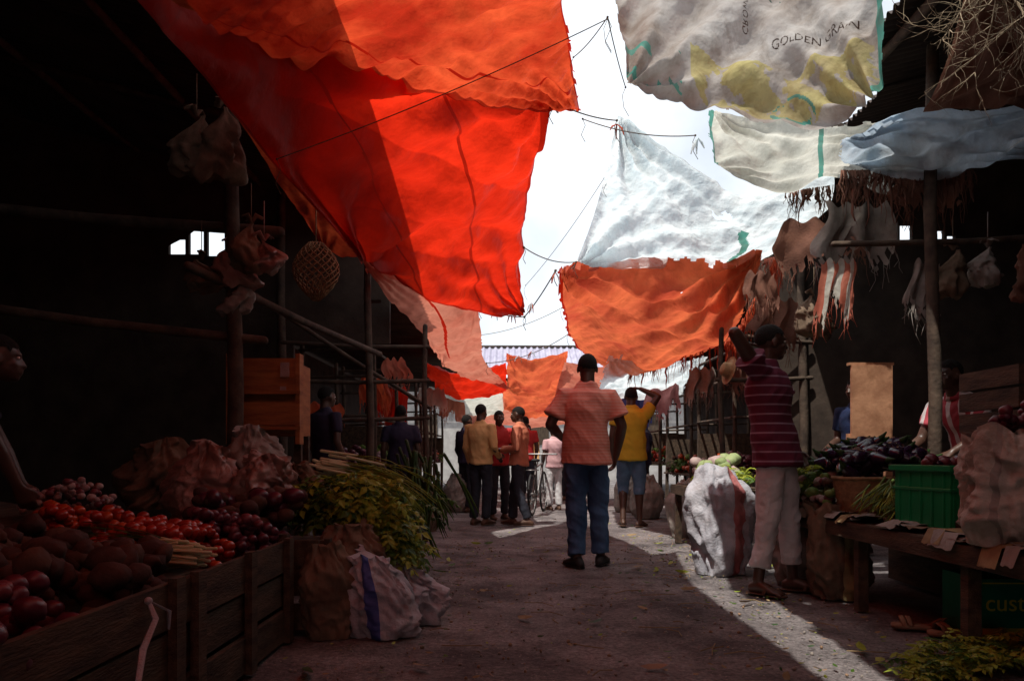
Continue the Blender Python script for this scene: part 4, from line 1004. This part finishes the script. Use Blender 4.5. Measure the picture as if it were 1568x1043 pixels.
SEEDN = [0]
def person(name, loc, rz, shirt, trous, P=None, h=1.75, voxel=.009, head_yaw=0, head_pitch=0, sleeve=.62, hem=.0, pants=1.0, shoes=M_leath, barefoot=False,
           hat=None, curl=.5, build=1.0, collar=True, longsleeve=False, handdir=None, loose=1.0, tl=1.0):
    SEEDN[0] += 1; sdn = SEEDN[0]
    e = empty(name, loc, rz); s = h / 1.75
    J = dict(pelvis=(0, 0, .95), neck=(0, -.015, 1.47), head=(0, .02, 1.625), shR=(.185, -.01, 1.405), elR=(.235, -.03, 1.12), wrR=(.235, .10, .88),
             shL=(-.185, -.01, 1.405), elL=(-.235, -.03, 1.12), wrL=(-.235, .10, .88), hipR=(.088, 0, .92), knR=(.10, .02, .50), anR=(.10, -.02, .085),
             hipL=(-.088, 0, .92), knL=(-.10, .02, .50), anL=(-.10, -.02, .085), toeR=(.13, .2), toeL=(-.13, .2))
    if P: J.update(P)
    V = {k: Vector(v) * s for k, v in J.items() if len(v) == 3}
    g = s * build
    latH = (V['hipR'] - V['hipL']).normalized(); latS = Vector((V['shR'].x - V['shL'].x, V['shR'].y - V['shL'].y, 0)).normalized()
    pel, nk = V['pelvis'], V['neck']
    def torso(mb, inf, drop=0.0, fl=0.0, crr=(1, 1)):
        ts = [0, .12, .28, .45, .62, .78, .9, .97]; A = [.165, .168, .155, .150, .165, .178, .16, .10]; B = [.118, .118, .105, .105, .12, .118, .095, .07]
        pts, ra, rb, la = [], [], [], []
        up = (nk - pel)
        if drop:
            pts.append(pel - up.normalized() * drop * s); ra.append((A[0] + inf + fl) * g); rb.append((B[0] + inf + fl) * g); la.append(latH)
        for t, a, b in zip(ts, A, B):
            la.append(latH.lerp(latS, t).normalized())
            fwd = la[-1].cross(up).normalized() * -1
            kk = 1 if t < .75 else .7 if t < .95 else .3
            if inf < 0: kk = 1
            pts.append(pel.lerp(nk, t) + fwd * (-.012 * math.sin(t * 3.1)) * s); ra.append((a + inf * kk) * g); rb.append((b + inf * kk) * g)
        return mb.loft(pts, ra, rb, lat=la, seg=24, cr=crr)
    b = MB(); torso(b, -.016)
    H = V['head']; Mh = Matrix.Rotation(head_yaw, 3, 'Z') @ Matrix.Rotation(head_pitch, 3, 'X')
    hp = lambda x, y, z: H + Mh @ (Vector((x, y, z)) * s)
    b.loft([nk - Vector((0, 0, .03 * s)), hp(0, -.025, -.05)], [.062 * g, .054 * g], seg=14)
    b.ball(hp(0, -.012, .02), (.077 * s, .097 * s, .093 * s), Mh, sub=3)
    b.ball(hp(0, .022, -.04), (.062 * s, .072 * s, .075 * s), Mh, sub=3)
    b.ball(hp(0, .055, -.092), (.032 * s, .03 * s, .024 * s), Mh)
    b.ball(hp(0, .088, -.022), (.013 * s, .02 * s, .026 * s), Mh); b.ball(hp(0, .098, -.036), (.021 * s, .017 * s, .012 * s), Mh)
    b.ball(hp(0, .078, .018), (.05 * s, .017 * s, .012 * s), Mh); b.ball(hp(0, .086, -.066), (.027 * s, .014 * s, .014 * s), Mh)
    for sx in (-1, 1): b.ball(hp(sx * .079, -.008, -.012), (.010 * s, .022 * s, .033 * s), Mh); b.ball(hp(sx * .04, .06, -.03), (.022 * s, .02 * s, .02 * s), Mh)
    for sd in 'RL':
        sh, el, wr = V['sh' + sd], V['el' + sd], V['wr' + sd]; sgn = 1 if sd == 'R' else -1
        b.loft([sh, sh.lerp(el, .35), sh.lerp(el, .8), el], [.050 * g, .050 * g, .043 * g, .041 * g], seg=12)
        b.loft([el, el.lerp(wr, .3), el.lerp(wr, .75), wr], [.041 * g, .042 * g, .031 * g, .026 * g], seg=12)
        d = (wr - el).normalized()
        if handdir and sd in handdir: d = Vector(handdir[sd]).normalized()
        side = Vector((0, 1, 0)) if abs(d.y) < .8 else Vector((-sgn, 0, .3))
        side = (side - d * side.dot(d)).normalized()
        pn = d.cross(side) * (1 if sd == 'R' else -1)
        if (pn.x * sgn) > 0: pn = -pn
        b.loft([wr, wr + d * .04 * s, wr + d * .085 * s], [.028 * s, .040 * s, .040 * s], [.020 * s, .016 * s, .014 * s], lat=side, seg=12)
        kn = wr + d * .085 * s
        for fi, (o_, l) in enumerate([(.031, .072), (.0105, .08), (-.0105, .075), (-.031, .06)]):
            p0 = kn + side * o_ * s - d * .012 * s; dd = (d + side * o_ * 1.5).normalized(); pts = [p0]
            c = curl * (1 + .15 * fi)
            for q in range(3):
                dd = (dd * math.cos(c * .55) + pn * math.sin(c * .55)).normalized(); pts.append(pts[-1] + dd * l * s * (.42, .33, .25)[q])
            b.loft(pts, [.0092 * s, .009 * s, .0085 * s, .0075 * s], seg=8)
        p0 = wr + d * .03 * s + side * .028 * s
        b.loft([p0, p0 + (side * .6 + d * .7) * .035 * s + pn * .008 * s, p0 + (side * .5 + d) * .06 * s + pn * .02 * s], [.013 * s, .0105 * s, .009 * s], seg=8)
    toes = {}
    for sd in 'RL':
        hp_, kn, an = V['hip' + sd], V['kn' + sd], V['an' + sd]
        b.loft([hp_, hp_.lerp(kn, .5), kn], [.080 * g, .068 * g, .052 * g], seg=14)
        b.loft([kn, kn.lerp(an, .3), kn.lerp(an, .75), an], [.052 * g, .055 * g, .038 * g, .036 * g], seg=12)
        t = Vector((J['toe' + sd][0] * s, J['toe' + sd][1] * s, 0)) - Vector((an.x, an.y, 0)); t = t.normalized(); zb = an.z - .085 * s
        def fz(q, up_, an=an, t=t, zb=zb): return Vector((an.x, an.y, zb)) + t * q * s + Vector((0, 0, up_ * s))
        toes[sd] = (t, fz)
        lt_ = Vector((-t.y, t.x, 0))
        b.loft([fz(-.045, .035), fz(.0, .05), fz(.07, .04), fz(.14, .026), fz(.175, .02)], [.030 * s, .036 * s, .042 * s, .045 * s, .036 * s], [.034 * s, .046 * s, .034 * s, .018 * s, .012 * s], lat=lt_, seg=14)
        if barefoot:
            for q in range(5):
                o_ = (-.034 + .017 * q) * s * (1 if sd == 'R' else -1)
                b.loft([fz(.17, .02) + lt_ * o_, fz(.195 - .007 * q, .014) + lt_ * o_], [.011 * s, .009 * s], seg=7)
    remeshed(b, 'body', M_skin, e, voxel * .8, 3, smf=.4)
    hb = MB(); vs, fs = ICO[3]
    P2 = [Vector((v.x * .081, v.y * .101 - .014, v.z * .096 + .024)) for v in vs]
    ok = [p.z > .004 + .42 * p.y + (.02 if abs(p.x) > .07 and p.y > .0 else 0) for p in P2]
    fs2 = [f for f in fs if all(ok[i] for i in f)]
    hb.add([H + Mh @ (p * s) for p in P2], fs2); hb.build('hair', M_hair, e)
    eb = MB()
    for sx in (-1, 1):
        eb.ball(hp(sx * .031, .076, .001), (.0135 * s, .011 * s, .0085 * s), Mh, 0); eb.ball(hp(sx * .031, .084, .001), (.006 * s, .0045 * s, .006 * s), Mh, 1)
    eb.build('eyes', [M_eye, M_pup], e)
    if hat:
        hh = MB(); hh.ball(hp(0, -.01, .05), (.092 * s, .108 * s, .075 * s), Mh); hh.loft([hp(0, .08, .045), hp(0, .15, .03)], [.07 * s, .05 * s], [.008 * s, .006 * s], lat=Mh @ Vector((1, 0, 0)), seg=12)
        hh.build('cap', hat, e)
    sb = MB(); torso(sb, .018 * loose, drop=.07 + hem, fl=.012 * loose, crr=(.12, 1))
    for sd in 'RL':
        sh, el, wr = V['sh' + sd], V['el' + sd], V['wr' + sd]; inner = sh.lerp(Vector((0, 0, sh.z - .03 * s)), .35)
        if longsleeve:
            sb.loft([inner, sh, sh.lerp(el, .5), el, el.lerp(wr, .5), wr], [.07 * g, .072 * g, .066 * g, .06 * g, .052 * g, .042 * g], seg=14, cr=(1, .15))
        else:
            sb.loft([inner, sh, sh.lerp(el, sleeve * .5), sh.lerp(el, sleeve)], [.07 * g, .072 * g, .072 * g, .071 * g * loose], seg=16, cr=(1, .15))
    remeshed(sb, 'shirt', shirt, e, voxel * 1.0, 4, fold=(.012 * s, 7, 6, sdn * 3.37))
    if collar:
        cb = MB(); cb.loft([nk + Vector((0, 0, -.035 * s)), nk + Vector((0, .006 * s, .016 * s))], [.083 * g, .064 * g], [.073 * g, .06 * g], seg=18, cap=False); cb.build('collar', shirt, e)
    tb = MB(); up = (nk - pel).normalized()
    tb.loft([pel + up * .07 * s, pel + up * .02 * s, pel - up * .06 * s], [.140 * g, .152 * g, .150 * g], [.10 * g, .115 * g, .115 * g], lat=latH, seg=20)
    for sd in 'RL':
        hp_, kn, an = V['hip' + sd], V['kn' + sd], V['an' + sd]
        lo = kn.lerp(an, pants * .95)
        tb.loft([hp_ - Vector((0, 0, .05 * s)), hp_.lerp(kn, .5), kn, kn.lerp(lo, .5), lo], [.094 * g, .088 * g, .073 * g * tl, .069 * g * tl, .068 * g * tl], seg=16, cr=(1, .12))
    remeshed(tb, 'trousers', trous, e, voxel * 1.0, 4, fold=(.012 * s, 6, 8, sdn * 1.7))
    fb = MB()
    for sd in 'RL':
        t, fz = toes[sd]; lt_ = Vector((-t.y, t.x, 0))
        if barefoot:
            fb.loft([fz(-.075, .004), fz(-.03, .004), fz(.05, .004), fz(.14, .004), fz(.20, .006)], [.03 * s, .042 * s, .042 * s, .052 * s, .036 * s], [.008] * 5, lat=lt_, seg=14)
            fb.loft([fz(.08, .01) + lt_ * .052 * s, fz(.085, .055) + lt_ * .03 * s, fz(.09, .066), fz(.085, .055) - lt_ * .03 * s, fz(.08, .01) - lt_ * .052 * s], .014 * s, .004, lat=t, seg=6)
        else:
            fb.loft([fz(-.06, .03), fz(-.02, .05), fz(.05, .045), fz(.12, .034), fz(.19, .026)], [.034 * s, .044 * s, .046 * s, .05 * s, .036 * s], [.034 * s, .05 * s, .042 * s, .032 * s, .022 * s], lat=lt_, seg=14)
            fb.loft([fz(-.075, .008), fz(.05, .008), fz(.13, .008), fz(.2, .01)], [.036 * s, .046 * s, .054 * s, .038 * s], .010, lat=lt_, seg=14)
    fb.build('footwear', shoes, e)
    return e

person('man_in_coral_shirt', (.62, 6.5, 0), R(4), M_shirtO, M_jean, dict(
    shR=(.195, -.01, 1.40), shL=(-.195, -.01, 1.40), elR=(.285, -.04, 1.15), wrR=(.26, .08, .90), elL=(-.305, -.02, 1.16), wrL=(-.17, .20, 1.05),
    knR=(.105, .05, .50), anR=(.12, .02, .085), knL=(-.085, .0, .50), anL=(-.095, -.10, .085), toeR=(.20, .2), toeL=(-.20, .2), head=(.01, .03, 1.63)), h=1.76, voxel=.008,
    head_yaw=-.1, head_pitch=-.12, sleeve=.68, hem=.03, build=1.06, shoes=M_rub, loose=1.3, tl=1.10)
boy = person('young_man_in_striped_shirt', (1.74, 5.27, 0), R(-128), M_shirtS, M_grey, dict(
    shR=(.175, -.02, 1.435), elR=(.36, -.10, 1.66), wrR=(.13, -.13, 1.62), elL=(-.27, -.03, 1.14), wrL=(-.20, .10, .92),
    hipR=(.08, .03, .92), hipL=(-.08, .03, .92), knR=(.11, .02, .50), anR=(.15, -.03, .085), knL=(-.10, .08, .51), anL=(-.13, .10, .085), toeR=(.22, .2), toeL=(-.2, .4), neck=(0, -.02, 1.47), head=(-.01, .0, 1.635), pelvis=(0, .03, .95)), h=1.79, voxel=.008,
    head_yaw=.75, head_pitch=.0, sleeve=.34, hem=.05, pants=.82, barefoot=True, handdir=dict(R=(-1, .1, .0)), curl=.45, loose=1.45, build=1.0, collar=False, tl=1.04)
mb = MB(); n = 28
prof = [(.001, .07), (.04, .068), (.06, .055), (.065, .0), (.11, -.005), (.125, .0)]
vs = [(r_ * math.cos(2 * math.pi * j / n), r_ * math.sin(2 * math.pi * j / n), z_) for r_, z_ in prof for j in range(n)]
mb.add(vs, [(i * n + j, i * n + (j + 1) % n, (i + 1) * n + (j + 1) % n, (i + 1) * n + j) for i in range(len(prof) - 1) for j in range(n)])
hobj = mb.build('straw_hat', M_straw); hobj.location = (1.50, 5.42, 1.50); hobj.rotation_euler = (R(10), R(-75), 0); hobj.scale = (.8, .8, .8)

person('man_in_yellow_shirt', (1.55, 10.2, 0), R(-8), M_shirtY, M_jean2, dict(elR=(.33, .02, 1.62), wrR=(.12, .05, 1.72), knL=(-.1, .06, .5), anL=(-.1, -.08, .1), toeR=(.2, .2)),
       h=1.82, voxel=.012, sleeve=.5, hem=.04, pants=.25, barefoot=True, handdir=dict(R=(-1, 0, .2)), build=1.05)
person('man_in_cream_shirt', (-.42, 10.5, 0), R(-30), M_shirtC, M_darkt, dict(wrR=(.18, .22, .98)), h=1.62, voxel=.012, longsleeve=True)
person('man_in_red_shirt', (-.19, 11.3, 0), R(200), M_shirtR, M_darkt, dict(wrR=(.1, .22, 1.05), wrL=(-.05, .24, 1.1)), h=1.58, voxel=.012)
person('man_in_orange_shirt', (.09, 10.4, 0), R(75), M_shirtP, M_darkt, dict(wrR=(.02, .26, 1.12), elR=(.22, .05, 1.13), wrL=(-.04, .25, 1.1), anL=(-.1, -.16, .09), knL=(-.1, -.02, .5), anR=(.1, .12, .085), knR=(.1, .1, .5)), h=1.58, voxel=.012, longsleeve=True)
person('child_in_cap', (.72, 13.4, 0), R(20), M_shirtK, M_grey, None, h=1.45, voxel=.013, hat=M_straw)
person('man_in_blue_shirt', (3.25, 7.4, 0), R(120), M_shirtB, M_darkt, dict(wrR=(.15, .3, 1.0)), h=1.66, voxel=.012)
person('vendor_in_red_white_shirt', (3.35, 5.75, 0), R(110), M_shirtW, M_darkt, dict(pelvis=(0, -.1, .93), neck=(0, .12, 1.38), head=(0, .2, 1.52), shR=(.185, .1, 1.32), shL=(-.185, .1, 1.32), elR=(.24, .2, 1.05), wrR=(.2, .4, .95), elL=(-.24, .2, 1.05), wrL=(-.2, .4, .95)), h=1.72, voxel=.012)
person('vendor_in_dark_shirt', (-2.75, 3.6, 0), R(-60), M_shirtD, M_darkt, dict(pelvis=(0, -.12, .95), neck=(0, .22, 1.32), head=(0, .34, 1.40), shR=(.185, .2, 1.26), shL=(-.185, .2, 1.26), elR=(.24, .32, 1.0), wrR=(.2, .42, .78), elL=(-.24, .32, 1.0), wrL=(-.2, .42, .78)), h=1.72, voxel=.012)
for i, (x, y, rz, m) in enumerate([(-1.35, 9.5, 10, M_shirtD), (.35, 17.5, 180, M_shirtC), (1.2, 16.5, 180, M_shirtR), (2.05, 12.2, 90, M_shirtD), (-1.9, 8.0, -40, M_shirtD), (-.75, 12.9, -50, M_shirtD), (.25, 15.0, 10, M_shirtR), (1.05, 19, 170, M_shirtK)]):
    person('market_shopper' + ('' if i == 0 else '.%03d' % i), (x, y, 0), R(rz), m, M_darkt, dict(wrR=(.15, .25, 1.0)) if i % 2 else None, h=random.uniform(1.52, 1.70), voxel=.016, longsleeve=bool(i % 2))

# ------------------------------------------------------------------ bicycle
bi = empty('bicycle', (.42, 12.6, 0), R(78))
mb = MB()
def ring(c, r, t, mi): mb.loft([(c[0] + r * math.cos(a), c[1], c[2] + r * math.sin(a)) for a in [2 * math.pi * q / 36 for q in range(37)]], t, seg=8, cap=False, mi=mi)
for cx in (-.52, .52):
    ring((cx, 0, .33), .32, .018, 0); ring((cx, 0, .33), .295, .008, 1); mb.ball((cx, 0, .33), .03, mi=1)
    for q in range(16): a = q * math.pi / 8; mb.loft([(cx, 0, .33), (cx + .3 * math.cos(a), 0, .33 + .3 * math.sin(a))], .002, seg=4, cap=False, mi=1)
for a, b_ in [((-.52, 0, .33), (-.08, 0, .3)), ((-.08, 0, .3), (-.2, 0, .8)), ((-.52, 0, .33), (-.18, 0, .74)), ((-.08, 0, .3), (.36, 0, .72)), ((-.18, 0, .74), (.35, 0, .8)), ((.34, 0, .9), (.52, 0, .33)), ((.34, -.25, .95), (.34, .25, .95)), ((.34, 0, .85), (.34, 0, .95))]:
    mb.loft([a, b_], .014, seg=8, mi=1)
mb.ball((-.22, 0, .85), (.13, .07, .03), mi=0); mb.box((-.5, 0, .7), (.35, .14, .015), mi=1); ring((-.08, 0.03, .3), .09, .006, 1)
mb.loft([(-.08, 0, .3), (-.08, .08, .16)], .01, seg=6, mi=1); mb.box((-.08, .12, .16), (.08, .08, .02), mi=0)
mb.build('frame_and_wheels', [M_rub, M_met], bi)

# ------------------------------------------------------------------ world & sun
sd = Vector((1.0, 1.4, -3.4)).normalized()
elev = math.asin(-sd.z); az = math.atan2(-sd.x, -sd.y)
w = bpy.data.worlds.new('World'); scene.world = w; w.use_nodes = True
nt = w.node_tree; bg = nt.nodes['Background']; bg.inputs[1].default_value = .12
sky = nn(nt, 'ShaderNodeTexSky', sky_type='NISHITA'); sky.sun_disc = False
sky.sun_elevation = elev; sky.sun_rotation = az; sky.air_density = 1.0; sky.dust_density = 2.0
tc = nn(nt, 'ShaderNodeTexCoord'); no = nn(nt, 'ShaderNodeTexNoise'); no.inputs['Scale'].default_value = 3.2; no.inputs['Detail'].default_value = 7; no.inputs['Roughness'].default_value = .55
nt.links.new(tc.outputs['Generated'], no.inputs['Vector'])
rp = nn(nt, 'ShaderNodeValToRGB'); rp.color_ramp.elements[0].position = .32; rp.color_ramp.elements[1].position = .56
rp.color_ramp.elements[0].color = (.6, .6, .6, 1)
nt.links.new(no.outputs[0], rp.inputs[0])
mx = nn(nt, 'ShaderNodeMix', data_type='RGBA'); mx.inputs[7].default_value = (9.6, 10.2, 10.8, 1)
nt.links.new(rp.outputs[0], mx.inputs[0]); nt.links.new(sky.outputs[0], mx.inputs[6]); nt.links.new(mx.outputs[2], bg.inputs[0])

sl = bpy.data.lights.new('sun', 'SUN'); sl.energy = 5; sl.angle = R(.53); sl.color = (1, .96, .88)
so = bpy.data.objects.new('sun', sl); COL.objects.link(so); so.rotation_euler = sd.to_track_quat('-Z', 'Y').to_euler(); so.location = (0, 0, 20)

cam = bpy.data.cameras.new('camera'); co = bpy.data.objects.new('camera', cam); COL.objects.link(co)
co.location = (0, 0, .9); co.rotation_euler = (R(90), 0, 0)
cam.lens = 1200 / 1568 * 36; cam.sensor_width = 36; cam.shift_y = 178.5 / 1568; cam.clip_end = 2000; cam.clip_start = .05
scene.camera = co
scene.view_settings.view_transform = 'Standard'; scene.view_settings.look = 'None'; scene.view_settings.exposure = 0
